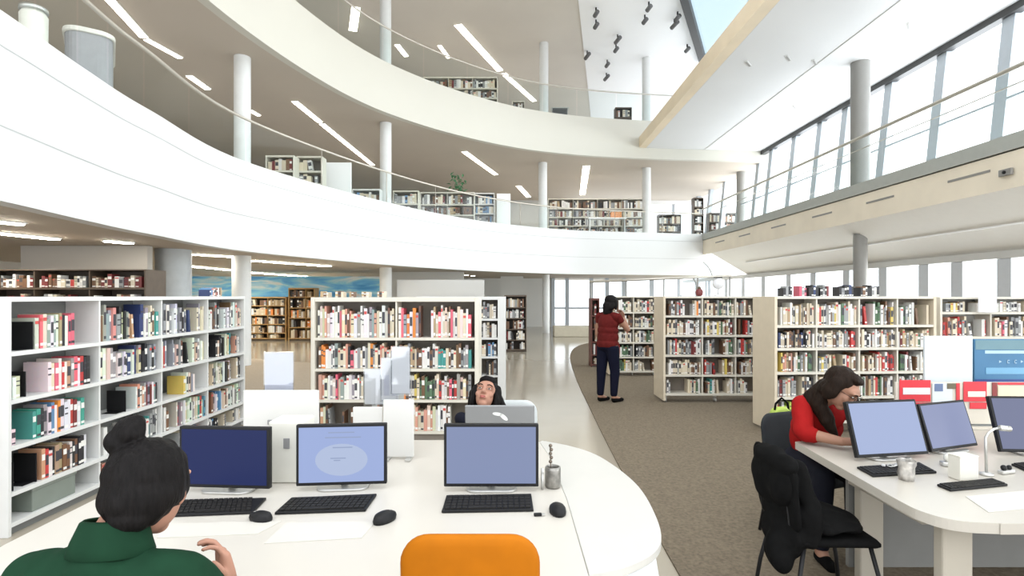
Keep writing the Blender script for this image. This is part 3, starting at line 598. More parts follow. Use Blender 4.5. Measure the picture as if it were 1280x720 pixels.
# unit book: x width 0..1, y depth 0..1 (spine at y=0), z height 0..1
def unit_book(var):
    t = 0.10; B = MB()
    B.mi = 0; B.box(0, 1, 0, 0.05, 0, 1); B.box(0, t, 0.05, 1, 0, 1); B.box(1-t, 1, 0.05, 1, 0, 1)
    B.mi = 1; B.box(t, 1-t, 0.05, 0.97, 0.02, 0.98)
    bands = {0: [], 1: [(2, .06, .15), (2, .62, .82)], 2: [(3, .06, .14), (3, .45, .8)], 3: [(2, .07, .17), (3, .55, .6), (3, .75, .8)], 4: [(4, .8, .9), (2, .08, .16)]}[var]
    for mi, a, b in bands:
        B.mi = mi; B.box(0.08, 0.92, -0.012, 0.0, a, b)
    return B
UB = [unit_book(v) for v in range(5)]
UM = []
for k, B in enumerate(UB):
    me = bpy.data.meshes.new('book_shape'); me.from_pydata(B.v, [], B.f)
    for m in (BK, PAGES, BANDW, BANDK, BANDR): me.materials.append(m)
    me.polygons.foreach_set('material_index', B.m); UM.append(me)
COLS = {'white': (0.74, 0.73, 0.70), 'cream': (0.66, 0.58, 0.44), 'grey': (0.30, 0.31, 0.31), 'black': (0.025, 0.025, 0.028), 'red': (0.50, 0.045, 0.04), 'pink': (0.70, 0.13, 0.19),
        'orange': (0.75, 0.25, 0.05), 'salmon': (0.60, 0.30, 0.22), 'teal': (0.06, 0.30, 0.28), 'green': (0.10, 0.18, 0.10), 'yellow': (0.62, 0.48, 0.12), 'brown': (0.17, 0.09, 0.05),
        'navy': (0.03, 0.05, 0.14), 'blue': (0.12, 0.26, 0.45), 'tan': (0.42, 0.31, 0.18), 'lime': (0.45, 0.60, 0.10), 'maroon': (0.18, 0.03, 0.03)}
PAL = {'left': 'white white grey grey black navy blue white cream salmon red teal black grey'.split(),
       'mid': 'white cream cream salmon red orange grey black green tan white pink brown teal grey'.split(),
       'right': 'cream cream white tan brown grey cream black red maroon green white cream grey yellow tan'.split(),
       'dark': 'brown tan cream black maroon white brown grey'.split(), 'warm': 'tan orange brown cream black tan'.split(), 'pale': 'grey grey white blue black cream'.split()}
BOOKS = []   # dicts: M, w, d, h, var, colour, cell, case
def add_book(M, w, d, h, colour, cell, case, tilt=0.0, x=0, y=0, z=0):
    T = M @ Matrix.Translation((x, y, z))
    if tilt: T = T @ Matrix.Rotation(-tilt, 4, 'Y')
    c = T @ Vector((w/2, 0, h/2))
    BOOKS.append(dict(T=T, w=w, d=d, h=h, var=random.choice([0, 1, 1, 2, 2, 3, 4]) if colour not in ('black', 'navy', 'maroon') else random.choice([0, 1, 1, 3]), colour=colour, cell=cell, case=case, c=c))
def fill(M, x0, x1, y, z, hmax, pal, cell, case, wr=(0.018, 0.042), hr=(0.62, 0.9), dens=0.85, depth=(0.13, 0.19), hint=None, run=8):
    """books standing on one shelf between x0 and x1, spines at about y, board top at z"""
    x = x0+random.uniform(0.004, 0.05); n = 0; cc = random.choice(pal)
    while True:
        w = random.uniform(*wr); h = min(hmax*0.95, random.uniform(*hr)*hmax)
        if x+w > x1-0.004: break
        if random.random() < 0.5: cc = random.choice(hint if hint and random.random() < 0.75 else pal)
        d = random.uniform(*depth)
        add_book(M, w, d, h, (cc if random.random() < .5 else random.choice(['white', 'cream', 'cream', 'grey', 'brown', 'white'])), cell, case, 0, x, y+random.uniform(0.0, 0.03), z+.0005)
        x += w+0.0012; n += 1
        if random.random() > dens**0.35 and x+0.2 < x1:
            g = random.uniform(0.05, 0.16)*(1.6-dens)*1.3; a = random.uniform(0.06, 0.2); w2 = random.uniform(*wr); h2 = random.uniform(*hr)*hmax*0.92
            if random.random() < 0.5 and x+h2*math.sin(a)+w2*math.cos(a)+0.03 < x1:
                c2 = random.choice(pal); add_book(M, w2, d, h2, c2, cell, case, a, x+h2*math.sin(a)+.002, y, z); x += h2*math.sin(a)+w2*math.cos(a)+0.004
            x += g
TIERN = ['top', 'second', 'third', 'fourth', 'fifth', 'sixth']
BAYN = {1: ['only'], 2: ['left', 'right'], 3: ['left', 'middle', 'right'], 4: ['first', 'second', 'third', 'fourth'], 5: ords[:5]}
def bookcase(name, label, loc, rz, edges, depth, boards, top, m_side, m_board, m_back, case, pal, dens=0.85, wr=(.018, .042), hr=(.62, .9), base=0.08, header=0.05, backy=None, end_w=0.03,
             skip=None, hints=None, casters=False, both=False, tiers_parts=True, group=None, thick=0.03):
    """edges: bay edges along local x; boards: heights of board tops from top tier down; last is the base board"""
    r = empty(name, loc, rz, label, 'bookcase', group); M = Matrix.Translation(Vector(loc)) @ Matrix.Rotation(rz, 4, 'Z')
    x0, x1 = edges[0], edges[-1]; by = backy if backy is not None else depth-0.02; z0 = loc[2]
    for x in (x0-end_w, x1): MB().box(x, x+end_w, 0, depth, 0.0 if not casters else 0.04, top).build('side_panel', m_side, r, bevel=.004)
    MB().box(x0, x1, 0.002, depth, top-header, top-.001).build('top_panel', m_board, r, bevel=.003)
    MB().box(x0, x1, by, by+0.02, boards[-1], top-header).build('back_panel', m_back, r)
    for k, z in enumerate(boards):
        MB().box(x0, x1, 0.004, by if not both else depth-.004, z-thick, z).build('shelf_board', m_board, r) if not both else (MB().box(x0, x1, 0.004, by, z-thick, z).box(x0, x1, by+.02, depth-.004, z-thick, z).build('shelf_board', m_board, r))
    for x in edges[1:-1]:
        MB().box(x-.009, x+.009, 0.012, by, boards[-1], top-header).build('divider', m_board, r)
    if boards[-1] > 0.06:
        if casters:
            for x in (x0+.02, (x0+x1)/2, x1-.02):
                c = MB(); c.tube([(x-.015, .1, .045), (x+.015, .1, .045)], .04, 12); c.box(x-.02, x+.02, .08, .12, .06, boards[-1]-thick); c.build('caster', SILV, r)
        else: MB().box(x0, x1, 0.04, depth-.04, 0, boards[-1]-thick).build('plinth', m_back, r)
    nb = len(edges)-1
    for t, z in enumerate(boards):
        zt = (top-header) if t == 0 else boards[t-1]-thick
        for b in range(nb):
            if skip and skip(t, b): continue
            dd = dens(t, b) if callable(dens) else dens
            if dd <= 0: continue
            hint = hints.get((t, b)) if hints else None
            s, e = edges[b]+.012, edges[b+1]-.012
            fill(M, s, e, 0.02, z+.0005, zt-z, pal, (case, t, b, nb), case, wr, hr, dd, (min(.12, by*.55), min(.19, by*.85)), hint)
    return r, M
# left bookcase (front faces +x)
zb = [1.265, 0.935, 0.615, 0.30, 0.09]
e4 = [0, 0.835, 1.665, 2.5, 3.33]
hl = {(0, 0): ['pink', 'white', 'grey', 'pink'], (1, 0): ['pink', 'white', 'red'], (2, 0): ['teal', 'white', 'yellow', 'teal'], (0, 1): ['cream', 'white', 'black'], (1, 1): ['white', 'grey', 'white', 'teal'], (2, 1): ['salmon', 'maroon', 'white'],
      (0, 2): ['navy', 'black', 'white', 'blue'], (1, 2): ['cream', 'white', 'grey'], (0, 3): ['salmon', 'cream', 'white'], (2, 3): ['white', 'salmon', 'pink'], (1, 3): ['black', 'white'], (3, 0): ['salmon', 'tan', 'brown', 'black']}
LB, LM = bookcase('bookcase', 'long white steel bookcase with sparse shelves beside the green-jacketed person', (-3.43, 3.84, 0), PI/2, e4, 0.62, zb, 1.645, CASEW, CASEW, CASEB, 'grey left-hand bookcase', PAL['left'],
     dens=lambda t, b: [[0, .7, .75, .75], [0, .75, .7, .45], [0, .0, .0, .7], [0, .7, .8, .8], [0, .3, .3, .3]][t][b], backy=0.29, header=0.035)
# near bay and gaps by hand: run, black bookend
def run(M, x0, n, y, z, hm, colours, cell, case, wr=(.02, .036), hr=(.66, .82)):
    x = x0
    for k in range(n):
        w_ = random.uniform(*wr); add_book(M, w_, random.uniform(.15, .19), random.uniform(*hr)*hm, colours[k % len(colours)], cell, case, 0, x, y+random.uniform(0, .01), z+.001); x += w_+.0012
    return x
ENDS = []
def bookend(M, rz, x, y, z, h, label):
    p = M @ Vector((x, y, z)); r = empty('book_end', p, rz, label, 'bookend')
    MB().box(0, .008, 0, .17, 0.001, h).build('upright', BLACKP, r, bevel=.003); MB().box(-(.09 if x > .18 else .02), 0, 0.02, .15, 0.001, 0.004).build('foot', BLACKP, r)
LC = 'grey left-hand bookcase'
def cell(t, b): return (LC, t, b, 4)
run(LM, .22, 1, .02, zb[0], .31, ['cream'], cell(0, 0), LC); x = run(LM, .262, 11, .02, zb[0], .31, ['pink', 'cream', 'grey', 'white', 'grey', 'white', 'tan', 'black', 'white', 'pink'], cell(0, 0), LC, wr=(.022, .034))
bookend(LM, PI/2, .19, .02, zb[0], .20, 'black bookend at the near end of the top shelf of the white bookcase')
run(LM, .03, 2, .02, zb[1], .29, ['white', 'cream'], cell(1, 0), LC, hr=(.5, .6)); x = run(LM, .33, 13, .02, zb[1], .29, ['white', 'cream', 'pink', 'white', 'red', 'white', 'salmon', 'grey', 'pink', 'white', 'red', 'black', 'black'], cell(1, 0), LC, wr=(.024, .038))
bookend(LM, PI/2, .13, .02, zb[1], .18, 'black bookend by the two white books on the second shelf of the white bookcase')
x = run(LM, .2, 15, .02, zb[2], .27, ['teal', 'teal', 'black', 'grey', 'white', 'blue', 'white', 'orange', 'white', 'white', 'white', 'red', 'maroon', 'white', 'teal'], cell(2, 0), LC, wr=(.024, .036), hr=(.7, .9))
run(LM, .03, 1, .02, zb[2], .27, ['white'], cell(2, 0), LC, hr=(.3, .4))
x = run(LM, .27, 14, .02, zb[3], .27, ['salmon', 'red', 'white', 'black', 'tan', 'tan', 'brown', 'brown', 'white', 'black', 'brown', 'black', 'black', 'white'], cell(3, 0), LC, wr=(.024, .036), hr=(.7, .85))
bookend(LM, PI/2, .03, .02, zb[3], .20, 'black bookend at the near corner of the fourth shelf of the white bookcase'); bookend(LM, PI/2, .22, .02, zb[3], .21, 'black bookend against the salmon book on the fourth shelf of the white bookcase')
x = run(LM, 1.3, 11, .02, zb[2], .27, ['white', 'salmon', 'white', 'salmon', 'grey', 'maroon', 'grey', 'maroon', 'white', 'grey', 'black'], cell(2, 1), LC, wr=(.022, .033))
bookend(LM, PI/2, 1.16, .02, zb[2], .19, 'black bookend in the second bay on the third shelf of the white bookcase')
run(LM, 2.05, 7, .02, zb[2], .27, ['yellow', 'cream', 'white', 'cream', 'tan', 'grey', 'white'], cell(2, 2), LC)
bookend(LM, PI/2, 1.665+.4, .02+.0, zb[1], .001+.2, 'black bookend in the middle of the second shelf of the white bookcase') if False else None
r = empty('storage_box', LM @ Vector((.2, .03, zb[4])), PI/2, 'grey green storage box on the lowest shelf of the white bookcase', 'box')
MB().box(0, .4, 0, .22, .001, .15).build('box_body', mat('grey_green_card', (.20, .23, .20), .7), r, bevel=.006); MB().box(-.006, .406, -.006, .226, .151, .175).build('lid', mat('grey_green_card_lid', (.25, .28, .25), .7), r, bevel=.004)
# middle bookcase
hm = {(0, 0): ['cream', 'cream', 'white', 'salmon'], (0, 1): ['orange', 'orange', 'white', 'cream', 'pink'], (1, 0): ['salmon', 'salmon', 'orange', 'cream'], (1, 1): ['teal', 'brown', 'tan', 'tan'], (2, 0): ['red', 'pink', 'green', 'white'], (2, 1): ['yellow', 'pink', 'white', 'green', 'red'], (3, 0): ['brown', 'salmon'], (3, 1): ['salmon', 'white', 'teal']}
bookcase('bookcase', 'two-bay cream bookcase full of books behind the white desk screens', (-2.22, 6.3, 0), 0, [0, .915, 1.80], 0.62, [1.18, .83, .48, .125], 1.635, CASEC, CASEC, CASECB, 'bookcase behind the white desk screens', PAL['mid'],
     dens=lambda t, b: .93 if t < 3 else .45, backy=.29, hints=hm, header=.05, end_w=.045, wr=(.019, .036))
bookcase('bookcase', 'narrow white bookcase end peeping out beyond the two-bay bookcase', (-1.35, 8.6, 0), 0, [0, .6, 1.13], 0.6, [1.30, 1.01, .72, .43, .14], 1.64, CASEW, CASEW, CASECB, 'narrow white bookcase', PAL['pale'], dens=.7, backy=.29, end_w=.12)
bookcase('bookcase', 'dark bookcase at the start of the far corridor', (-.2, 16.5, 0), 0, [0, .6], 0.5, [1.32, 1.0, .68, .36, .08], 1.68, CASED, CASED, CASED, 'dark corridor bookcase', PAL['dark'], dens=.7, wr=(.03, .06))
bookcase('bookcase', 'slim pale bookcase behind the dark corridor bookcase', (.42, 17.5, 0), PI/2, [0, 1.2, 2.4], 0.4, [1.32, 1.0, .68, .36, .08], 1.6, CASEC, CASEC, CASECB, 'slim corridor bookcase', PAL['dark'], dens=.7, wr=(.03, .06))
# right bookcases
ha = {(0, 0): ['cream', 'tan'], (1, 0): ['lime', 'black', 'tan', 'blue', 'navy'], (1, 1): ['cream', 'red', 'yellow', 'tan'], (2, 0): ['cream', 'salmon', 'tan', 'green'], (3, 0): ['cream', 'white', 'black', 'brown'], (4, 0): ['lime', 'yellow', 'red'], (3, 2): ['cream', 'maroon', 'white'], (3, 3): ['cream', 'white', 'tan']}
rzA = math.radians(4)
bookcase('bookcase', 'wide cream bookcase with beige end panel behind the person in red', (3.10, 6.6, 0), rzA, [0.03, .52, 1.05, 1.53, 1.98], .52, [1.305, 1.035, .75, .455, .165], 1.645, CASEP, CASEC, CASECB, 'bookcase behind the person in red', PAL['right'],
     dens=lambda t, b: .95 if t else .6, backy=.25, hints=ha, end_w=.035, wr=(.017, .032), header=.03, casters=True)
bookcase('bookcase', 'cream bookcase on casters between the standing person and the wide cream bookcase', (2.34, 8.6, 0), 0, [0.02, .59, 1.1, 1.6], .58, [1.35, 1.05, .745, .44, .15], 1.645, CASEP, CASEC, CASECB, 'wheeled bookcase beside the standing person', PAL['right'],
     dens=lambda t, b: .93 if t < 4 else [.12, .5, .2][b], backy=.27, hints={(0, 0): ['orange', 'red', 'orange', 'white'], (0, 1): ['cream', 'green'], (4, 1): ['teal', 'grey']}, end_w=.035, wr=(.02, .035), casters=True, header=.03)
bookcase('bookcase', 'small cream bookcase directly behind the standing person', (2.02, 11.5, 0), 0, [0, .48, .93], .5, [1.32, 1.0, .7, .40, .11], 1.645, CASEP, CASEC, CASECB, 'bookcase behind the standing person', PAL['right'],
     dens=.85, backy=.25, wr=(.025, .045), casters=True, header=.03)
bookcase('bookcase', 'narrow dark red bookcase end glimpsed beyond the standing person', (1.85, 12.9, 0), 0, [0, .14], .4, [1.2, .9, .6, .3, .08], 1.6, mat('maroon_panel', (.12, .04, .03), .6), mat('maroon_panel', (.12, .04, .03), .6), CASECB, 'dark red bookcase', PAL['dark'], dens=.7)
bookcase('bookcase', 'cream bookcase behind the blue banner near the windows', (5.42, 7.05, 0), 0, [0, .62, 1.24, 1.86, 2.5], .5, [1.45, 1.14, .82, .5, .16], 1.64, CASEC, CASEC, mat('pale_grey_back', (.45, .45, .43), .6), 'bookcase behind the blue banner', PAL['right'],
     dens=.75, backy=.25, wr=(.022, .04), header=.03, hints={(1, 0): ['pink', 'red', 'salmon', 'cream'], (1, 1): ['brown', 'maroon', 'pink', 'grey'], (0, 0): ['tan', 'grey', 'cream', 'green']})
# background ground floor
bookcase('bookcase', 'tall dark brown bookcase with red and white books in the far left corner', (-8.2, 8.6, 0), 0, [0, .85, 1.7, 2.55], .5, [1.78, 1.42, 1.05, .7, .35, .1], 2.06, CASED, CASED, CASED, 'tall dark brown bookcase', ['red', 'maroon', 'white', 'brown', 'maroon'],
     dens=.85, wr=(.035, .07), header=.02, hr=(.45, .8))
bookcase('bookcase', 'honey wood bookcase in front of the blue mural, the one beside the white column', (-9.65, 20.6, 0), 0, [0, .65, 1.3], .5, [1.3, .95, .62, .3, .1], 1.62, WOODC, WOODC, CASED, 'honey wood bookcase', PAL['warm'], dens=.8, wr=(.05, .09))
bookcase('bookcase', 'taller honey wood bookcase in front of the blue mural, with orange top', (-8.2, 20.6, 0), 0, [0, .6, .9], .5, [1.62, 1.22, .85, .5, .1], 1.95, WOODC, WOODC, CASED, 'taller honey wood bookcase', PAL['warm'], dens=.7, wr=(.05, .09))
bookcase('bookcase', 'low white bookcase beside the honey wood bookcases', (-7.2, 20.2, 0), 0, [0, .7], .5, [.62, .3, .1], 1.0, CASEW, CASEW, CASED, 'low white bookcase', PAL['dark'], dens=.6, wr=(.05, .09))
# first floor bookcases (z 4.35)
def up(name, label, u0, u1, vt, d, boards_n, ht, pal, m=CASEC, bk=CASECB, z0=4.35, wr=(.06, .12), dens=.85):
    x0 = (u0-640)*d/F; x1 = (u1-640)*d/F; top = H-(vt-370)*d/F-z0; n = max(1, round((x1-x0)/1.2)); step = ht
    bs = [top-.06-step*(k+1) for k in range(boards_n)]; bs = [b for b in bs if b > 0.05] or [0.1]
    return bookcase(name, label, (x0, d, z0), 0, [(x1-x0)*k/n for k in range(n+1)], .4, bs, top, m, m, bk, label, pal, dens=dens, wr=wr, header=.05, thick=.05)
up('bookcase', 'long brown bookcase on the lower balcony beyond the third column', 686, 808, 248, 27.3, 5, .42, PAL['dark'])
up('bookcase', 'bookcase on the lower balcony between the first column and the white panel', 333, 366, 194, 15.6, 4, .36, PAL['dark'], dens=.8)
up('bookcase', 'bookcase on the lower balcony, close before the white panel', 372, 401, 195, 16.0, 5, .36, PAL['pale'])
up('bookcase', 'low bookcase on the lower balcony just past the second column', 492, 522, 238, 19.8, 3, .4, PAL['pale'])
up('bookcase', 'low dark bookcase on the lower balcony below the green plant', 526, 592, 240, 21.3, 3, .4, PAL['dark'])
up('bookcase', 'pale grey bookcase on the lower balcony beside the second white panel', 590, 617, 241, 23.6, 4, .4, PAL['pale'], CASEW, CASEB)
up('bookcase', 'low bookcase on the lower balcony past the first white panel', 441, 474, 236, 18.3, 3, .4, PAL['pale'], CASEW, CASEB)
up('bookcase', 'dark bookcase on the lower balcony just past the fourth column', 824, 851, 268, 28.3, 3, .4, PAL['dark'], CASED, CASED)
up('bookcase', 'tall slim dark bookcase on the lower balcony before the far windows', 868, 879, 247, 28.3, 5, .4, PAL['pale'], CASED, CASED)
up('bookcase', 'low long dark bookcase on the walkway before the far windows', 887, 930, 266, 28.8, 2, .4, PAL['dark'], CASED, CASED)
up('bookcase', 'long low bookcase on the highest balcony before the third column', 530, 621, 96, 23.2, 3, .4, PAL['dark'], z0=8.85)
up('bookcase', 'small low bookcase on the highest balcony right of the long one', 641, 655, 126, 25.2, 2, .4, PAL['dark'], z0=8.85)
up('bookcase', 'short dark bookcase on the highest balcony below the white roof', 770, 789, 134, 26.6, 1, .4, PAL['dark'], CASED, CASED, z0=8.85)
# books standing on top of bookcases
MA = Matrix.Translation((3.10, 6.6, 0)) @ Matrix.Rotation(rzA, 4, 'Z')
def toprun(M, x0, n, z, hm_, colours, case, wr=(.02, .035), hr=(.7, 1), y=.1):
    x = x0
    for k in range(n):
        w_ = random.uniform(*wr); add_book(M, w_, .13, random.uniform(*hr)*hm_, colours[k % len(colours)], (case, -1, 0, 1), case, 0, x, y, z); x += w_+.0012
for x0, n, cs in ((.16, 4, ['black', 'grey', 'black', 'black']), (.36, 3, ['pink', 'grey', 'pink']), (.48, 4, ['black', 'black', 'navy', 'black']), (.62, 4, ['black', 'grey', 'black', 'maroon']), (.86, 6, ['black', 'grey', 'black', 'black', 'navy', 'black']), (1.13, 8, ['black', 'brown', 'white', 'black', 'black', 'grey', 'white', 'black'])):
    toprun(MA, x0, n, 1.6455, .14, cs, 'bookcase behind the person in red')
toprun(LM, 2.7, 9, 1.6455, .11, ['navy', 'blue', 'salmon', 'white', 'salmon', 'maroon', 'white', 'brown', 'tan'], LC, y=.1)
MM = Matrix.Translation((-2.22, 6.3, 0))
for x0, n in ((.03, 3), (.2, 3), (.36, 2), (.5, 3), (.68, 3)):
    toprun(MM, x0, n, 1.6355, .07, ['tan', 'brown', 'cream'], 'bookcase behind the white desk screens')

# individuals: the 300 largest visible ones; the rest one mass
HIDE = [(118, 520, 232, 720, 1.5), (222, 536, 338, 613, 2.7), (372, 531, 480, 609, 2.7), (300, 487, 398, 620, 3.3), (330, 440, 367, 500, 3.3), (444, 445, 520, 620, 3.3), (555, 500, 673, 720, 2.7), (0, 695, 845, 720, 2), (116, 628, 700, 720, 2.2),
        (585, 470, 632, 520, 3.9), (1032, 455, 1080, 500, 3.5), (985, 495, 1065, 570, 3.5), (1058, 500, 1280, 720, 3), (1120, 470, 1280, 520, 4), (1155, 419, 1216, 510, 4.2), (1217, 424, 1280, 500, 4.2), (940, 548, 1030, 720, 3), (218, 575, 700, 720, 3)]
def score(b):
    c = b['c']; d = c.y; u = 640+c.x*F/d; v = 370-(c.z-H)*F/d
    if not (2 < u < 1278 and v < 715) or d > 13 or c.z > 2.5: return -1
    if b['case'] == 'tall dark brown bookcase': return -1
    for a0, b0, a1, b1, dd in HIDE:
        if a0 < u < a1 and b0 < v < b1 and d > dd: return -1
    X = b['T'].to_3x3() @ Vector((1, 0, 0)); ww = abs((b['w']*X.x)/d-c.x*(b['w']*X.y)/d/d)*F+b['d']*abs(X.y)*0.2*F/d
    return ww*b['h']*F/d
idx = sorted(range(len(BOOKS)), key=lambda i: -score(BOOKS[i]))[:300]; idx = set(i for i in idx if score(BOOKS[i]) > 0)
by = {}
for i in sorted(idx):
    b = BOOKS[i]; by.setdefault((b['cell'], b['colour']), []).append(i)
n_ind = 0
for (cl, cname), lst in by.items():
    case, t, bay, nb = cl; M0 = BOOKS[lst[0]]['T']
    ax = M0.to_3x3() @ Vector((1, 0, 0)); lst.sort(key=lambda i: BOOKS[i]['c'].dot(LM.to_3x3() @ Vector((1, 0, 0)) if case == LC else Vector((1, 0, 0))))
    for k, i in enumerate(lst):
        b = BOOKS[i]
        o = bpy.data.objects.new('book', UM[b['var']]); col.objects.link(o)
        o.matrix_world = b['T'] @ Matrix.Diagonal((b['w'], b['d'], b['h'], 1)); o.color = (*[min(1, x*random.uniform(.85, 1.12)) for x in COLS[cname]], 1)
        which = 'only %s book' % cname if len(lst) == 1 else '%s %s book' % (ords[k], cname)
        if t < 0: o['label'] = '%s from the left standing on top of the %s' % (which, case)
        else: o['label'] = '%s, %s tier%s, %s' % (which, TIERN[t], '' if nb == 1 else ', %s bay' % BAYN[nb][bay], case)
        o['category'] = 'book'; o['group'] = 'books in the %s' % case; n_ind += 1
mv, mf, mm, mc = [], [], [], []
for i, b in enumerate(BOOKS):
    if i in idx: continue
    far = b['c'].y > 13; U = UB[0 if far and random.random() < .5 else b['var']]; T = b['T'] @ Matrix.Diagonal((b['w'], b['d'], b['h'], 1)); n = len(mv)
    mv += [tuple(T @ Vector(p)) for p in U.v]; mf += [tuple(k+n for k in f) for f in U.f]; mm += U.m
    f_ = random.uniform(.85, 1.12); c_ = (*[min(1, x*f_) for x in COLS[b['colour']]], 1); mc += [c_]*len(U.v)
me = bpy.data.meshes.new('shelved_books'); me.from_pydata(mv, [], mf)
for m in (BKM, PAGES, BANDW, BANDK, BANDR): me.materials.append(m)
me.polygons.foreach_set('material_index', mm); ca = me.color_attributes.new('cover', 'FLOAT_COLOR', 'POINT')
for k, c_ in enumerate(mc): ca.data[k].color = c_
o = bpy.data.objects.new('shelved_books', me); col.objects.link(o); tagp(o, 'rows of small distant books filling the farther bookcases on all floors', 'books', kind='stuff')
print('BOOKS', len(BOOKS), n_ind)
# ---------------------------------------------------------------- helpers for rounded furniture
def rrect(w_, h_, r, n=6):
    pts = []
    for cx, cy, a0 in ((w_/2-r, h_/2-r, 0), (-w_/2+r, h_/2-r, 90), (-w_/2+r, -h_/2+r, 180), (w_/2-r, -h_/2+r, 270)):
        for k in range(n+1):
            a = math.radians(a0+90*k/n); pts.append((cx+r*math.cos(a), cy+r*math.sin(a)))
    return pts
def cushion(mb, w_, h_, r, t, f, M=None, rings=7):
    """rounded panel, (u,v) outline mapped through f(u,v)->(point, normal), thickness t with soft edge"""
    out = rrect(w_, h_, r, 7); n = len(out); vs = []; fs = []; sm = mb.smooth; mb.smooth = True
    ks = [(.0001, 1), (.35, 1), (.65, 1), (.85, .97), (.95, .8), (1, .3), (1, -.3), (.95, -.8), (.85, -.97), (.65, -1), (.35, -1), (.0001, -1)]
    for s_, q in ks:
        for (a, b) in out:
            p, nn = f(a*s_, b*s_); vs.append(Vector(p)+Vector(nn)*(t/2*q))
    for i in range(len(ks)-1):
        for j in range(n): fs.append((i*n+j, i*n+(j+1) % n, (i+1)*n+(j+1) % n, (i+1)*n+j))
    mb.add(vs, fs, M); mb.smooth = sm; return mb
def chair(name, loc, rz, label, m_shell, m_leg, bw=.43, bh=.36, top=.87, legs='four', lean_=.18):
    """faces local +y (sitter looks to +y); origin on floor under the seat centre"""
    r = empty(name, loc, rz, label, 'chair')
    zc = top-bh/2
    def fb(u, v): # back panel at y=-.2 curved
        return (u, -.21-lean_*(v+bh/2)+0.35*u*u, zc+v), Vector((-.7*u, 1, lean_)).normalized()
    cushion(MB(), bw, bh, .09, .035, fb).build('backrest', m_shell, r)
    def fs_(u, v): return (u, v+.0, .45+.15*u*u-.25*max(0, v-.08)**2*4), Vector((0, 0, 1))
    cushion(MB(), .44, .44, .08, .04, fs_).build('seat', m_shell, r)
    for sx in (-1, 1):
        MB().tube([(sx*.15, -.16, .43), (sx*.15, -.215, .5), (sx*.15, -.215-lean_*.1, zc-.05)], .011, 8).build('back_support', m_leg, r)
        for sy in (-1, 1):
            MB().tube([(sx*.17, sy*.16, .435), (sx*.2, sy*.21, .2), (sx*.215, sy*.235, 0.012)], .011, 8).build('leg', m_leg, r)
    return r
# ---------------------------------------------------------------- central desk
DZ = .74
top = [(.25, 1.78), (-1.72, 1.78), (-1.82, 1.86), (-1.86, 2.05), (-1.87, 2.6), (-1.87, 3.2), (-1.80, 3.44), (-1.6, 3.54), (.05, 3.54), (.17, 3.5), (.21, 3.2), (.245, 2.5)]
D = empty('desk', (-.8, 2.66, 0), 0, 'large white central desk with rounded end carrying three computers', 'desk')
def loc2(pts, o): return [(x-o[0], y-o[1]) for x, y in pts]
o_ = (-.8, 2.66)
MB().prism(loc2(top, o_), DZ-.035, DZ).build('desk_top', DESKW, D, bevel=.003)
lf = catmull([(.252, 1.84), (.40, 1.90), (.545, 2.06), (.60, 2.36), (.60, 2.75), (.50, 3.18), (.36, 3.40), (.19, 3.53)], 6)
leaf = [(p.x, p.y) for p in lf]+[(.171, 3.5), (.211, 3.2), (.246, 2.5)]
o1 = MB().prism(loc2(leaf, o_), DZ-.035, DZ-.001).build('rounded_end_leaf', mat('white_leaf_laminate', (.55, .54, .505), .35, var=.01), D, bevel=.004, seg=2)
mb = MB(); mb.smooth = True; n = len(lf)
inn = offset(lf, .03); ou = offset(lf, -.085)
vs = [(p.x-o_[0], p.y-o_[1], DZ-.036) for p in inn]+[(p.x-o_[0]+(q.x-p.x)*.35, p.y-o_[1]+(q.y-p.y)*.35, .45) for p, q in zip(inn, ou)]+[(p.x-o_[0], p.y-o_[1], .001) for p in ou]
mb.add(vs, [(k*n+i, k*n+i+1, (k+1)*n+i+1, (k+1)*n+i) for k in range(2) for i in range(n-1)])
pe = mb.build('curved_pedestal', PEDES, D); sm_ = pe.modifiers.new('thickness', 'SOLIDIFY'); sm_.thickness = .02; sm_.offset = 1
for x in (-1.6, -.75): MB().box(x-o_[0]-.02, x-o_[0]+.02, 2.0-o_[1], 3.4-o_[1], 0, DZ-.036).build('support_panel', DESKS, D, bevel=.003)
MB().box(-1.5-o_[0], .0-o_[0], 3.36-o_[1], 3.38-o_[1], .3, DZ-.036).build('modesty_panel', DESKS, D)
# ---------------------------------------------------------------- right-hand desk
o_ = (2.8, 3.0)
cr = catmull([(1.77, 3.50), (1.745, 3.0), (1.722, 2.5), (1.735, 2.36), (1.80, 2.275), (1.95, 2.245), (2.3, 2.245), (5.2, 2.3)], 5)
top2 = [(p.x, p.y) for p in cr]+[(5.2, 4.3), (2.9, 4.25), (2.6, 3.95), (2.35, 3.58), (2.2, 3.535), (1.85, 3.52)]
D2 = empty('desk', (*o_, 0), 0, 'cream topped desk with rounded corner carrying tilted monitors in front of the red leaflet rack', 'desk')
MB().prism(loc2(top2, o_), DZ-.045, DZ).build('desk_top', DESKR, D2, bevel=.008)
for (x, y) in ((1.90, 2.42), (1.97, 3.10), (4.9, 2.42)):
    MB().box(x-.06-o_[0], x+.07-o_[0], y-.03-o_[1], y+.03-o_[1], 0, DZ-.046).build('leg', DESKS, D2, bevel=.01)
MB().box(1.9-o_[0], 5.0-o_[0], 3.16-o_[1], 3.19-o_[1], .12, DZ-.046).build('modesty_panel', mat('grey_laminate', (.20, .20, .19), .6), D2)
MB().box(1.83-o_[0], 1.86-o_[0], 2.50-o_[1], 3.05-o_[1], DZ-.11, DZ-.046).build('side_rail', DESKS, D2)
MB().tube([(2.22-o_[0], 2.9-o_[1], DZ-.05), (2.20-o_[0], 2.88-o_[1], .4), (2.14-o_[0], 2.8-o_[1], .1), (2.1-o_[0], 2.6-o_[1], .012)], .005, 6).build('cable', BLACKP, D2)
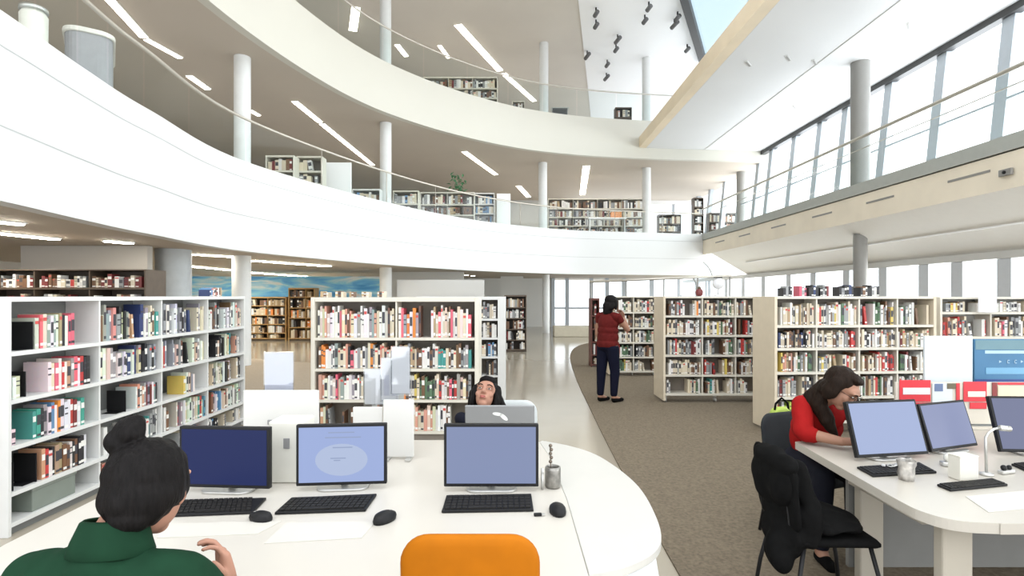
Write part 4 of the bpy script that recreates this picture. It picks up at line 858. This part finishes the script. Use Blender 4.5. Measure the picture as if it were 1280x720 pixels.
# ---------------------------------------------------------------- monitors
def screen_mat(n, c): return mat(n, (.004, .004, .006), .3, emit=c, es=.56, var=0, spec=.06)
def monitor(x, y, rz, wd, ht, zb_, label, smat, tilt=0.0, marks=None, base_y=.06, stand='plate'):
    """screen bottom centre at (x,y,zb_), facing local -y"""
    r = empty('monitor', (x, y, DZ), rz, label, 'monitor'); b0 = zb_-DZ; T = Matrix.Translation((0, 0, b0)) @ Matrix.Rotation(-tilt, 4, 'X')
    MB().box(-wd/2, wd/2, 0, .028, 0, ht, T).build('bezel', BLACKP, r, bevel=.004)
    s_ = MB().box(-wd/2+.013, wd/2-.013, -.002, .002, .016, ht-.013, T).build('screen', smat, r)
    if marks: marks(s_, T, wd, ht)
    MB().box(-wd*.3, wd*.3, .028, .05, ht*.2, ht*.8, T).build('rear_housing', BLACKP, r, bevel=.008)
    MB().tube([(0, base_y+.01, .012), (0, base_y+.01, b0+.06), (0, base_y-.01+ht*.1*math.sin(tilt), b0+ht*.4)], .018, 10).build('stand_neck', SILV, r)
    if stand == 'plate':
        MB().prism(rrect(.24, .16, .05), 0.001, .012, Matrix.Translation((0, base_y, 0))).build('stand_base', SILV, r, bevel=.003)
    return r
def textmarks(s_, T, wd, ht):
    mm_ = screen_mat('screen_text', (.33, .40, .58)); lt = screen_mat('screen_panel_light', (.47, .55, .75))
    pts = [(.0 + .12*math.cos(a)*1.0, ht*.42+.075*math.sin(a)) for a in [2*PI*k/28 for k in range(28)]]
    vs = [(x, -.003, z) for x, z in pts]; MB().add(vs, [tuple(range(28))[::-1]], T).build('page_circle', lt, s_, fix=False)
    mb = MB()
    for x0, x1, z in ((-.06, .06, .245), (-.075, .09, .222), (-.04, .05, .175), (-.05, .02, .125), (-.035, -.005, .115)):
        mb.box(x0, x1, -.0045, -.0035, z, z+.005, T)
    mb.build('page_text', mm_, s_)['kind'] = 'stuff'
SNAV = screen_mat('navy_screen', s2l(42, 52, 98)); SBLU = screen_mat('pale_blue_screen', s2l(163, 180, 224)); SGRY = screen_mat('grey_blue_screen', s2l(138, 150, 184)); SLAV = screen_mat('lavender_screen', s2l(172, 186, 222)); SLG = screen_mat('dim_lavender_screen', s2l(146, 155, 190)); SG3 = screen_mat('dim_grey_screen', s2l(126, 132, 160))
def mpos(u, d): return (u-640)*d/F
monitor(mpos(280, 2.58), 2.58, math.radians(-4), .432, .282, .765, 'black framed monitor with plain navy screen beside the person in green', SNAV)
monitor(mpos(427, 2.62), 2.62, math.radians(5), .415, .285, .765, 'black framed monitor showing a pale blue page with a round shape', SBLU, marks=textmarks)
monitor(mpos(614, 2.6), 2.6, 0, .440, .291, .764, 'black framed monitor with blank grey blue screen behind the orange chair', SGRY)
tl = math.radians(17)
monitor(2.115, 3.10, math.radians(10), .455, .305, .765, 'wide tilted monitor with lavender screen next to the person in red', SLAV, tilt=tl)
monitor(2.575, 3.25, math.radians(20), .40, .27, .765, 'smaller tilted monitor with dim lavender screen, between two wider ones', SLG, tilt=tl)
monitor(3.02, 3.17, math.radians(-3), .48, .315, .765, 'tilted monitor with grey screen below the blue banner', SG3, tilt=tl)
# keyboards
def keyboard(pts, label, m=BLACKK):
    """pts: four world corners near-left, near-right, far-right, far-left"""
    a, b, c, d = [Vector((*p, 0)) for p in pts]; r = empty('keyboard', (a.x, a.y, DZ), 0, label, 'keyboard')
    q = [(p.x-a.x, p.y-a.y) for p in (a, b, c, d)]
    MB().prism(q, .001, .012).build('case', BLACKP, r, bevel=.003)
    mb = MB(); ux = Vector(q[1]); uy = Vector(q[3])
    for i in range(5):
        for j in range(15):
            s0 = .03+j*.0633; t0 = .08+i*.175; s1 = s0+.053; t1 = t0+.14
            if i == 0 and 3 < j < 9: continue
            pp = [ux*s+uy*t for s, t in ((s0, t0), (s1, t0), (s1, t1), (s0, t1))]; mb.prism([(p.x, p.y) for p in pp], .0121, .017)
    s0, s1 = .03+4*.0633, .03+9*.0633-.01; pp = [ux*s+uy*t for s, t in ((s0, .08), (s1, .08), (s1, .22), (s0, .22))]; mb.prism([(p.x, p.y) for p in pp], .0121, .017)
    mb.build('keys', m, r); return r
def zd(u, v, z=DZ):
    d = (H-z)*F/(v-370); return ((u-640)*d/F, d)
keyboard([zd(212, 647), zd(316, 643), zd(333, 625), zd(222, 628)], 'black keyboard below the navy screen')
keyboard([zd(343, 644), zd(457, 640), zd(471, 620), zd(364, 625)], 'black keyboard below the pale blue page')
keyboard([zd(552, 642), zd(667, 640), zd(664, 620), zd(558, 622)], 'black keyboard just behind the orange chair')
keyboard([zd(1091, 597), zd(1171, 592), zd(1149, 580), zd(1071, 586)], 'black keyboard below the wide lavender screen')
keyboard([zd(1188, 615), zd(1260, 608), zd(1240, 600), zd(1171, 608)], 'black keyboard at the near edge of the cream desk')
keyboard([zd(1282, 590), zd(1346, 584), zd(1326, 576), zd(1264, 582)], 'black keyboard partly cut off beyond the bent desk lamp')
def mouse(u, v, rz, label, s=1.0):
    x, y = zd(u, v); r = empty('mouse', (x, y, DZ), rz, label, 'computer mouse')
    mb = MB(); mb.smooth = True; vs = []; n = 18; L = .052*s; W = .031*s
    rings = [(0.001, .95), (.010, 1.0), (.020, .93), (.028, .75), (.033, .45), (.0345, .1)]
    for z, k in rings:
        for j in range(n):
            t = 2*PI*j/n; vs.append((W*k*math.cos(t), L*k*math.sin(t)-(.006 if z > .02 else 0), z*s))
    m = len(rings); mb.add(vs, [(i*n+j, i*n+(j+1) % n, (i+1)*n+(j+1) % n, (i+1)*n+j) for i in range(m-1) for j in range(n)]+[tuple(range(n))[::-1], tuple(range((m-1)*n, m*n))])
    mb.build('shell', BLACKP, r); MB().tube([(0, L*.45, .028*s), (0, L*.65, .0255*s)], .004*s, 8).build('wheel', SILV, r)
mouse(326, 650, 1.2, 'black mouse between the two left keyboards', 1.05)
mouse(481, 651, -.5, 'black mouse right of the pale blue page keyboard', 1.15)
mouse(697, 641, .1, 'black rounded mouse near the metal pen cup', 1.15)
x, y = zd(674, 645); r = empty('usb_dongle', (x, y, DZ), .1, 'small grey plug lying beside the rounded mouse', 'plug')
MB().box(-.022, .01, -.008, .008, .001, .012).build('plug_body', BLACKP, r, bevel=.002); MB().box(.011, .024, -.006, .006, .003, .009).build('plug_tip', SILV, r)
# mats / papers on the desk
def flat(name, pts, label, cat, m, h=.0025):
    a = pts[0]; r = MB().prism([(p[0]-a[0], p[1]-a[1]) for p in pts], .0006, h).build(name, m, None); r.location = (a[0], a[1], DZ); tagp(r, label, cat)
MATW = mat('off_white_mat', (.60, .58, .53), .5, var=.01)
flat('desk_mat', [zd(196, 673), zd(322, 668), zd(352, 652), zd(205, 655)], 'thin off-white desk mat below the left keyboard', 'desk mat', MATW)
flat('desk_mat', [zd(330, 680), zd(452, 673), zd(470, 652), zd(357, 654)], 'thin off-white desk mat below the middle keyboard', 'desk mat', MATW)
flat('desk_mat', [zd(1236, 641), zd(1330, 632), zd(1300, 612), zd(1207, 621)], 'cream desk mat at the near edge of the cream topped desk', 'desk mat', MATW)
# pen cup with spiral sticks
x, y = zd(691, 609); r = empty('pen_cup', (x, y, DZ), 0, 'grey metal pen cup with a beaded stick behind the rounded mouse', 'pen cup')
MB().lathe([(.034, .001), (.038, .01), (.038, .085), (.036, .098), (.031, .1), (.030, .09), (.028, .02)], n=20).build('cup', mat('hammered_metal', (.27, .26, .24), .35, .7, var=.3, scale=40), r)
mb = MB(); mb.tube([(-.008, .0, .022), (-.012, .012, .19)], .003, 6)
for k in range(5): mb.ell((-.0105+.004*(k % 2), .008, .12+k*.019), (.009, .009, .009), n=8, k=6)
mb.build('beaded_stick', mat('dark_bronze', (.16, .13, .10), .4, .4), r)
x, y = zd(678, 612); r = empty('marker_pen', (x, y, DZ), 0, 'slim white marker standing between the grey screen and the pen cup', 'pen')
MB().tube([(0, 0, .001), (0, 0, .075)], .007, 10).build('barrel', SILV, r); MB().tube([(0, 0, .0755), (0, 0, .1)], .0075, 10).build('cap', mat('pale_cap', (.6, .6, .58), .5), r)
# white desk screens with bits
def board(u0, u1, vt, d, label, m=PANELW, zb=DZ, name='desk_screen', cat='desk screen', th=.018, dots=None):
    x0, x1 = mpos(u0, d), mpos(u1, d); zt = H-(vt-370)*d/F; r = empty(name, ((x0+x1)/2, d, zb), 0, label, cat); w2 = (x1-x0)/2
    MB().box(-w2, w2, 0, th, .012, zt-zb).build('board', m, r, bevel=.004)
    for s_ in (-1, 1): MB().box(s_*w2*.7-.015, s_*w2*.7+.015, -.05, .07, .001, .012).build('foot', SILV, r, bevel=.002)
    return r
b1 = board(304, 398, 488, 3.14, 'wide white desk screen below the lavender sheet')
mb = MB()
for u, v, s_ in ((337, 528, .013), (346, 529, .011), (358, 528, .017), (385, 526, .010)):
    p = P(u, v, 3.13)-b1.location; mb.box(p.x-s_, p.x+s_, -.012, -.0005, p.z-.014, p.z+.014)
mb.build('clip', mat('grey_clip', (.25, .25, .25), .5), b1, bevel=.004)
b2 = board(441, 478, 509, 3.14, 'narrow white desk screen left of the taller one, below the leaflet holders')
b3 = board(479, 517, 500, 3.12, 'tall white desk screen just left of the grey blue monitor')
# white box between monitors
x, y = zd(354, 607); r = empty('computer_case', (x, y+.03, DZ), 0, 'small white box with grey mark between the navy and pale blue screens', 'box')
MB().box(-.085, .085, 0, .16, .001, .30).build('case_body', mat('ivory_plastic', (.74, .73, .66), .5), r, bevel=.008); MB().box(-.01, .02, -.006, 0, .17, .22).build('grey_mark', mat('grey_clip', (.25, .25, .25), .5), r, bevel=.002)
# acrylic leaflet holders with sheets
def sheet(u0, u1, v0, v1, d, label, m, cat='leaflet holder', lines=None, stem_=True):
    a = P(u0, v1, d); b = P(u1, v0, d); r = empty('leaflet_holder', ((a.x+b.x)/2, d, DZ), 0, label, cat); w2 = (b.x-a.x)/2; z0 = a.z-DZ; z1 = b.z-DZ
    MB().box(-w2, w2, 0, .004, z0, z1).build('sheet', m, r)
    MB().box(-w2-.006, w2+.006, -.007, -.004, z0-.006, z1+.004).build('acrylic_front', ACRY, r)
    MB().box(-w2-.006, w2+.006, .006, .009, z0-.006, z1+.006).build('acrylic_back', ACRY, r)
    MB().box(-w2-.006, w2+.006, -.008, .06, z0-.012, z0-.006).build('acrylic_ledge', ACRY, r)
    MB().box(-.015, .015, .012, .02, .006, z0-.005).build('stand_post', ACRY if not stem_ else SILV, r); MB().prism(rrect(.08, .07, .02), .001, .006).build('stand_base', ACRY, r)
    if lines:
        mb = MB()
        for x0, x1, z, h in lines: mb.box(-w2+x0*2*w2, -w2+x1*2*w2, -.002, -.0005, z0+z*(z1-z0), z0+(z+h)*(z1-z0))
        mb.build('faint_print', mat('faint_grey_print', (.55, .55, .62), .7), r)
LAVP = mat('lavender_paper', (.53, .54, .63), .7)
sheet(331, 366, 441, 497, 3.25, 'lavender sheet with faint print in an acrylic holder above the wide desk screen', LAVP, lines=[(.35, .6, .72, .1), (.15, .75, .58, .015), (.3, .6, .45, .01)])
sheet(456, 479, 462, 505, 3.45, 'small clear leaflet holder, lowest and left of the cluster by the bookcase', PAPER)
sheet(477, 498, 448, 500, 3.33, 'narrow clear leaflet holder in the middle of the cluster', PAPER, lines=[(.15, .45, .1, .5), (.6, .85, .1, .5)])
sheet(490, 512, 434, 492, 3.22, 'tallest white leaflet holder, beside the middle one of the cluster', PAPER)
# laptop, with smudgy emblem
x, d = mpos(625, 3.27), 3.27
r = empty('laptop', (x, d, DZ), 0, 'open grey laptop seen from behind, in front of the reclining person', 'laptop')
T = Matrix.Rotation(math.radians(12), 4, 'X')
MB().box(-.20, .20, 0, .012, .012, .288, T).build('lid', LAPT, r, bevel=.006)
mb = MB(); vs = []
for cx, cz, rx, rz_, an in ((-.012, .236, .030, .010, -.15), (.022, .218, .030, .012, -.75)):
    pts = []
    for k in range(20):
        t = 2*PI*k/20; a = rx*math.cos(t); b = rz_*math.sin(t); pts.append((cx+a*math.cos(an)-b*math.sin(an), -.0006, cz+a*math.sin(an)+b*math.cos(an)))
    mb.add(pts, [tuple(range(20))], T)
mb.build('white_emblem', mat('white_emblem', (.85, .86, .84), .4), r)
MB().box(-.205, .205, .0, .235, .001, .014, Matrix.Translation((0, .012, 0))).build('keyboard_base', LAPT, r, bevel=.004)
chair('chair', (mpos(594, 1.9), 1.90, 0), 0, 'orange upholstered chair pushed up to the white central desk', ORANGE, SILV, bw=.415, bh=.40, top=.945, lean_=.10)
chair('chair', (-.94, 1.14, 0), 0, 'dark chair under the person in the green jacket', GREYCH, BLACKP, bw=.40, bh=.3, top=.78, lean_=.1)
chair('chair', (1.585, 2.90, 0), -PI/2, 'black chair with a coat over it at the end of the cream desk', BLACKF, BLACKP, bw=.44, bh=.38, top=.86, lean_=.12)
chair('chair', (2.02, 3.78, 0), PI+.35, 'charcoal chair carrying the person in red', GREYCH, BLACKP, bw=.42, bh=.34, top=.82, lean_=.12)
chair('chair', (1.60, 3.55, 0), -PI/2-.3, 'charcoal chair with curved back between the black chair and the person in red', GREYCH, BLACKP, bw=.36, bh=.30, top=.78, lean_=.12) if False else None
chair('chair', (-.04, 3.98, 0), PI, 'pale grey chair under the reclining person behind the laptop', mat('pale_grey_shell', (.50, .53, .53), .6), SILV, bw=.46, bh=.36, top=.86, lean_=.2)
# lime bag hanging on the red person's chair
r = empty('shoulder_bag', P(977, 530, 4.3)-Vector((0, 0, .0)), .2, 'lime green bag hanging behind the person in red', 'bag')
def fz(u, v): return (u, 0, v), Vector((0, 1, 0))
cushion(MB(), .17, .26, .06, .07, lambda u, v: ((u*(1-.5*(v+.13)), .02*math.sin(v*20), v), Vector((0, 1, 0)))).build('bag_body', mat('lime_fabric', (.42, .55, .10), .7, var=.1), r)
MB().tube([(-.06, 0, .11), (-.05, 0, .16), (0, 0, .2), (.05, 0, .16), (.06, 0, .11)], .008, 8).build('strap', BLACKF, r)
# desk things on the right
x, y = zd(1233, 594); r = empty('desk_lamp', (x, y, DZ), .0, 'thin bent silver desk lamp between two monitors on the cream desk', 'lamp')
MB().lathe([(.03, .001), (.03, .01), (.012, .016)], n=18).build('base', SILV, r)
MB().tube([(0, 0, .014), (-.004, 0, .15), (-.004, 0, .19), (.01, 0, .215), (.04, 0, .235), (.07, 0, .24)], .006, 8).build('bent_arm', SILV, r); MB().tube([(.068, 0, .24), (.12, 0, .235)], .014, 12).build('lamp_head', SILV, r)
x, y = zd(1216, 603); r = empty('paper_box', (x, y+.02, DZ), .1, 'small cream box beside the bent desk lamp', 'box')
MB().box(-.05, .05, 0, .07, .001, .115).build('box_body', mat('cream_card', (.66, .64, .57), .6), r, bevel=.003); MB().box(-.051, .051, -.001, .071, .1155, .122).build('lid', mat('cream_card_lid', (.7, .68, .6), .6), r, bevel=.002)
x, y = zd(1133, 600); r = empty('crumpled_cup', (x, y, DZ), 0, 'crumpled silvery cup standing beside the wide lavender monitor keyboard', 'cup')
mb = MB(); mb.smooth = True; n = 20; vs = []; prof = [(.03, .02), (.036, .05), (.033, .075), (.04, .1), (.041, .118)]
for k, (rr_, z) in enumerate(prof):
    for j in range(n):
        t = 2*PI*j/n; q = 1+.1*math.sin(5*t+k*1.7)+.05*math.sin(9*t-k); vs.append((rr_*q*math.cos(t), rr_*q*math.sin(t), z-.019))
mb.add(vs, [(i*n+j, i*n+(j+1) % n, (i+1)*n+(j+1) % n, (i+1)*n+j) for i in range(4) for j in range(n)]+[tuple(range(n))[::-1]])
mb.build('foil_body', mat('crumpled_foil', (.55, .53, .50), .3, .5, var=.35, scale=30), r)
r = empty('earphones', (*zd(1112, 588), DZ+.017), .3, 'tangled grey earphones lying on the keyboard of the wide monitor', 'earphones')
MB().tube(catmull_ if False else [Vector((.02*math.cos(k*.9)*(1+.25*math.sin(k))+k*.004, .015*math.sin(k*.9), .004+.003*math.sin(k*1.3)+.003)) for k in range(22)], .003, 6).build('cable', SILV, r)
MB().ell((-.03, .01, .009), (.012, .009, .008)).ell((.1, .0, .009), (.012, .009, .008)).build('ear_bud', mat('pale_grey_plastic', (.5, .5, .5), .5), r)
x, y = zd(1192, 583); r = empty('tape_dispenser', (x, y, DZ), -.2, 'grey and white tape dispenser behind the cream box', 'tape dispenser')
MB().box(-.06, .06, -.02, .02, .001, .025).build('base', SILV, r, bevel=.006); MB().tube([(-.02, -.012, .045), (-.02, .012, .045)], .024, 16).build('tape_roll', mat('ivory_plastic', (.74, .73, .66), .5), r)
x, y = zd(1258, 592); r = empty('webcam', (x, y, DZ), .3, 'little grey gadget with round lens near the bent desk lamp', 'gadget')
MB().box(-.045, .045, -.015, .015, .001, .02).build('body', SILV, r, bevel=.005); MB().ell((-.02, 0, .032), (.014, .014, .014)).build('lens', BLACKP, r); MB().ell((.02, 0, .03), (.012, .012, .012)).build('knob', BLACKP, r)
# board, banner, leaflet rack behind the right desk
r = board(1156, 1216, 420, 4.02, 'pale blue white notice board standing behind the smaller monitor', mat('pale_blue_board', (.62, .67, .70), .5, var=.01), th=.02, name='notice_board', cat='board')
r = board(1218, 1300, 424, 4.10, 'blue banner with pale stripes standing behind the grey monitor', mat('banner_blue', (.045, .16, .30), .5, var=.12, scale=3), th=.02, name='banner', cat='banner')
r.location.z = DZ
def strip(par, u0, u1, v0, v1, d, m, nm='stripe', e=.003):
    a = P(u0, v1, d)-par.location; b = P(u1, v0, d)-par.location; return MB().box(a.x, b.x, -e, -.0003, a.z, b.z).build(nm, m, par)
strip(r, 1219, 1299.5, 425, 437, 4.10, mat('banner_teal', (.12, .22, .26), .5), 'teal_strip'); strip(r, 1231, 1299.5, 438, 442, 4.10, mat('banner_pale', (.36, .52, .62), .5), 'pale_strip')
strip(r, 1232, 1299.5, 459.5, 467.5, 4.10, mat('banner_light', (.14, .33, .50), .5), 'light_strip'); strip(r, 1219, 1299.5, 474, 479.5, 4.10, mat('banner_navy', (.02, .05, .20), .5), 'navy_strip')
mb = MB()
for u, v in ((1250, 452), (1261, 452), (1270, 452), (1277, 452)):
    p = P(u, v, 4.10)-r.location; k = u % 3
    if k == 2: mb.add([(p.x-.008, -.002, p.z-.01), (p.x+.012, -.002, p.z), (p.x-.008, -.002, p.z+.01)], [(0, 1, 2)])
    else: mb.box(p.x-.014, p.x+.004, -.003, -.0005, p.z+.008, p.z+.012); mb.box(p.x-.014, p.x-.010, -.003, -.0005, p.z-.012, p.z+.012); mb.box(p.x-.014, p.x+.004, -.003, -.0005, p.z-.012, p.z-.008)
mb.build('faint_letters', mat('banner_letters', (.35, .5, .62), .5), r)
REDP = mat('red_leaflet', (.62, .03, .045), .5, var=.06)
d = 3.86
r = empty('leaflet_rack', (mpos(1200, d), d, DZ), 0, 'long rack of red and white leaflets below the notice board and banner', 'leaflet rack')
def rb(u0, u1, v0, v1, m, nm, dy=0.0, th=.004): 
    a = P(u0, v1, d)-r.location; b = P(u1, v0, d)-r.location; return MB().box(a.x, b.x, dy-th, dy, a.z, b.z).build(nm, m, r, bevel=.0015)
a = P(1120, 530, d)-r.location; b = P(1300, 478, d)-r.location
MB().box(a.x, b.x, .004, .02, max(a.z, .001), b.z).box(a.x, b.x, -.06, .004, .001, .012).build('rack_back', mat('cream_rack', (.62, .58, .50), .5), r)
REDL = [(1124, 1163, 475, 502), (1204, 1233, 477, 502)]
for q in REDL: rb(*q, REDP, 'red_leaflet', 0)
rb(1128, 1162, 484.5, 493, PAPER, 'white_note', -.0045, .002); rb(1209, 1231, 489, 496, mat('cream_card', (.66, .64, .57), .6), 'cream_note', -.0045, .002)
rb(1139, 1165, 503, 512, REDP, 'red_leaflet', 0); rb(1212, 1233, 503, 511, REDP, 'red_leaflet', 0)
rb(1165, 1190, 479, 506, mat('pale_blue_board', (.62, .67, .70), .5), 'pale_leaflet', 0); rb(1167.5, 1178, 479.5, 489, mat('slate_blue', (.12, .17, .30), .5), 'blue_picture', -.0045, .002)
rb(1183, 1194, 479, 486, mat('olive_brown', (.12, .10, .06), .5), 'brown_picture', -.0045, .003); rb(1195, 1199.5, 479, 501, REDP, 'red_strip', 0); rb(1240, 1246, 478, 500, mat('dark_maroon', (.22, .03, .03), .5), 'maroon_leaflet', 0)
rb(1247, 1299, 478, 481, REDP, 'red_edge', 0); rb(1247, 1299, 482, 500, mat('peach_paper', (.72, .60, .42), .6), 'peach_leaflet', 0)
r = empty('sign_card', P(1232, 390.3, 7.0)+Vector((0, -.03, 0)), 0, 'small white sign on the shelf above the blue banner', 'sign')
MB().box(-.115, .115, 0, .004, .001, .19).build('card', PAPER, r); MB().box(-.05, .05, -.02, .03, 0.0, .001).build('foot', PAPER, r)
# plates on the window sill side: things on the bookcase by the windows
r = empty('plant_pot', (2.34+.62, 8.85, 1.6455), 0, 'round dark red pot on the wheeled bookcase by the windows', 'pot')
MB().lathe([(.03, .001), (.055, .03), (.06, .07), (.045, .105), (.03, .115)], n=18).build('pot_body', mat('dark_red_glaze', (.16, .03, .03), .4), r); MB().ell((0, 0, .125), (.03, .03, .03)).build('dried_tuft', mat('brown_tuft', (.12, .08, .05), .9), r)
r = empty('table_fan', (2.34+.92, 8.85, 1.6455), .2, 'white desk fan with dark top on the wheeled bookcase', 'fan')
MB().lathe([(.07, .001), (.07, .015), (.02, .03)], n=18).build('base', PAPER, r); MB().tube([(0, 0, .03), (0, 0, .17)], .014, 8).build('stem', PAPER, r)
MB().tube([(0, -.03, .2), (0, .03, .2)], .085, 24).build('fan_housing', PAPER, r); MB().box(-.06, .05, -.035, .035, .29, .305).build('dark_top', BLACKP, r)
# handrail of the far stair behind the bookcases
r = empty('handrail', (1.9, 13.8, 0), 0, 'grey metal handrail on posts behind the bookcases near the standing person', 'handrail')
MB().tube([(.0, 0, 2.0), (3.4, -.3, 2.14)], .03, 8).build('rail', RAIL, r)
for x, z in ((.05, 2.0), (.9, 2.03), (1.8, 2.07), (2.6, 2.1), (3.35, 2.13)): MB().tube([(x, -.3*x/3.4, 0), (x, -.3*x/3.4, z)], .02, 8).build('post', STEELG, r)
for (u, v, d_, lab) in ((868, 329, 29.2, 'thick curved grey pipe in the tall end window, the longer arc'), (860, 347, 29.0, 'short curved grey pipe at the lower corner of the tall end window')):
    p = P(u, v, d_); k = 1 if 'longer' in lab else .45
    r = empty('curved_pipe', (p.x, p.y, 0), 0, lab, 'pipe'); q = [(k*1.0*math.sin(a)+.0, 0, p.z-1.05*k+k*(1.25*math.cos(a))) for a in [0, .25, .5, .75, 1.0, 1.25, 1.5]]
    MB().tube(q+[(q[-1][0]+.02, 0, 0)], .05, 8).build('pipe', STEELG, r)
r = empty('low_bench', (1.1, 22.6, 0), 0, 'low beige bench at the far end of the corridor', 'bench')
MB().box(.6, 3.2, 0, .8, .001, .42).build('bench_body', mat('beige_bench', (.50, .46, .36), .5), r, bevel=.02)
# ---------------------------------------------------------------- first-floor objects
def upbox(name, u0, u1, vt, d, label, cat, m, th=.05, z0=4.352):
    a = P(u0, vt, d); b = P(u1, vt, d); r = empty(name, (a.x, d, z0), 0, label, cat); MB().box(0, b.x-a.x, 0, th, .03, a.z-z0).build('board', m, r, bevel=.01)
    for x in (.1, b.x-a.x-.1): MB().box(x-.03, x+.03, -.15, .2, 0, .03).build('foot', SILV, r)
upbox('display_panel', 403, 439, 203, 17.2, 'white upright panel on the lower balcony between the first two columns', 'panel', WHITE)
upbox('display_panel', 621, 638, 242, 22.9, 'narrow white upright panel on the lower balcony left of the third column', 'panel', WHITE)
r = empty('potted_plant', (mpos(571, 23), 23.2, 4.352), 0, 'green potted plant on the lower balcony below the second and third columns', 'plant')
MB().lathe([(.2, 0), (.26, .5), (.24, .5)], n=16).build('pot', SILV, r); MB().tube([(0, 0, .45), (0.05, 0, 1.7)], .03, 6).build('stem', mat('stem_brown', (.15, .1, .06), .8), r)
mb = MB()
for k in range(60):
    a = random.uniform(0, 2*PI); z = random.uniform(1.3, 2.35); q = random.uniform(.05, .4)*(1-abs(z-1.8)*.5); M_ = Matrix.Translation((q*math.cos(a), q*math.sin(a), z)) @ Matrix.Rotation(random.uniform(0, 6), 4, 'Z') @ Matrix.Rotation(random.uniform(-1, 1), 4, 'X')
    mb.add([(0, 0, 0), (.05, .1, .03), (0, .24, 0), (-.05, .1, .03), (0, .1, -.01)], [(0, 1, 4), (1, 2, 4), (2, 3, 4), (3, 0, 4)], M_)
mb.build('foliage', mat('leaf_green', (.06, .2, .09), .6, var=.2), r)
r = empty('reception_desk', (-6.85, 9.1, 4.352), -.95, 'grey counter with pale rounded rim on the near part of the lower balcony', 'counter')
MB().prism(rrect(1.5, .6, .2), .001, 1.28).build('counter_body', mat('grey_counter', (.30, .30, .31), .6), r); MB().prism(rrect(1.56, .66, .22), 1.281, 1.36).build('counter_rim', mat('pale_rim', (.66, .64, .58), .5), r, bevel=.02)
r = empty('white_kiosk', (-6.15, 7.2, 4.352), .3, 'pale cylinder shaped bin near the grey counter on the lower balcony', 'bin')
MB().lathe([(.14, .001), (.15, .9), (.12, .95)], n=18).build('bin_body', mat('pale_rim', (.66, .64, .58), .5), r); MB().lathe([(.155, .951), (.15, 1.0), (.05, 1.03)], n=18).build('lid', SILV, r)
r = empty('study_table', (mpos(752, 26.3), 26.4, 4.352), 0, 'white table with an orange box in front of the long brown bookcase', 'table')
MB().box(-.6, 1.2, 0, .6, .95, 1.0).build('tabletop', WHITE, r); MB().box(-.55, -.5, .05, .55, 0, .95).build('leg', SILV, r); MB().box(1.1, 1.15, .05, .55, 0, .95).build('leg', SILV, r)
r = empty('storage_box', (mpos(765, 26.4), 26.6, 5.353), 0, 'orange box on the white table before the long brown bookcase', 'box')
MB().box(0, .5, 0, .3, 0, .3).build('box_body', mat('orange_card', (.75, .3, .1), .6), r, bevel=.02); MB().box(-.02, .52, -.02, .32, .301, .36).build('lid', mat('pale_rim', (.66, .64, .58), .5), r)
r = empty('equipment_cabinet', (mpos(691, 25.8), 25.8, 8.852), 0, 'dark grey upright cabinet on the highest balcony just past the third column', 'cabinet')
MB().box(0, .68, 0, .4, .001, 1.45).build('cabinet_body', mat('dark_grey_metal', (.12, .12, .12), .5), r, bevel=.02); MB().box(.03, .62, -.02, 0, .06, 1.38).build('door', mat('darker_grey_metal', (.07, .07, .07), .5), r); MB().box(-.06, .74, -.03, .42, 1.451, 1.48).build('top_board', SILV, r)
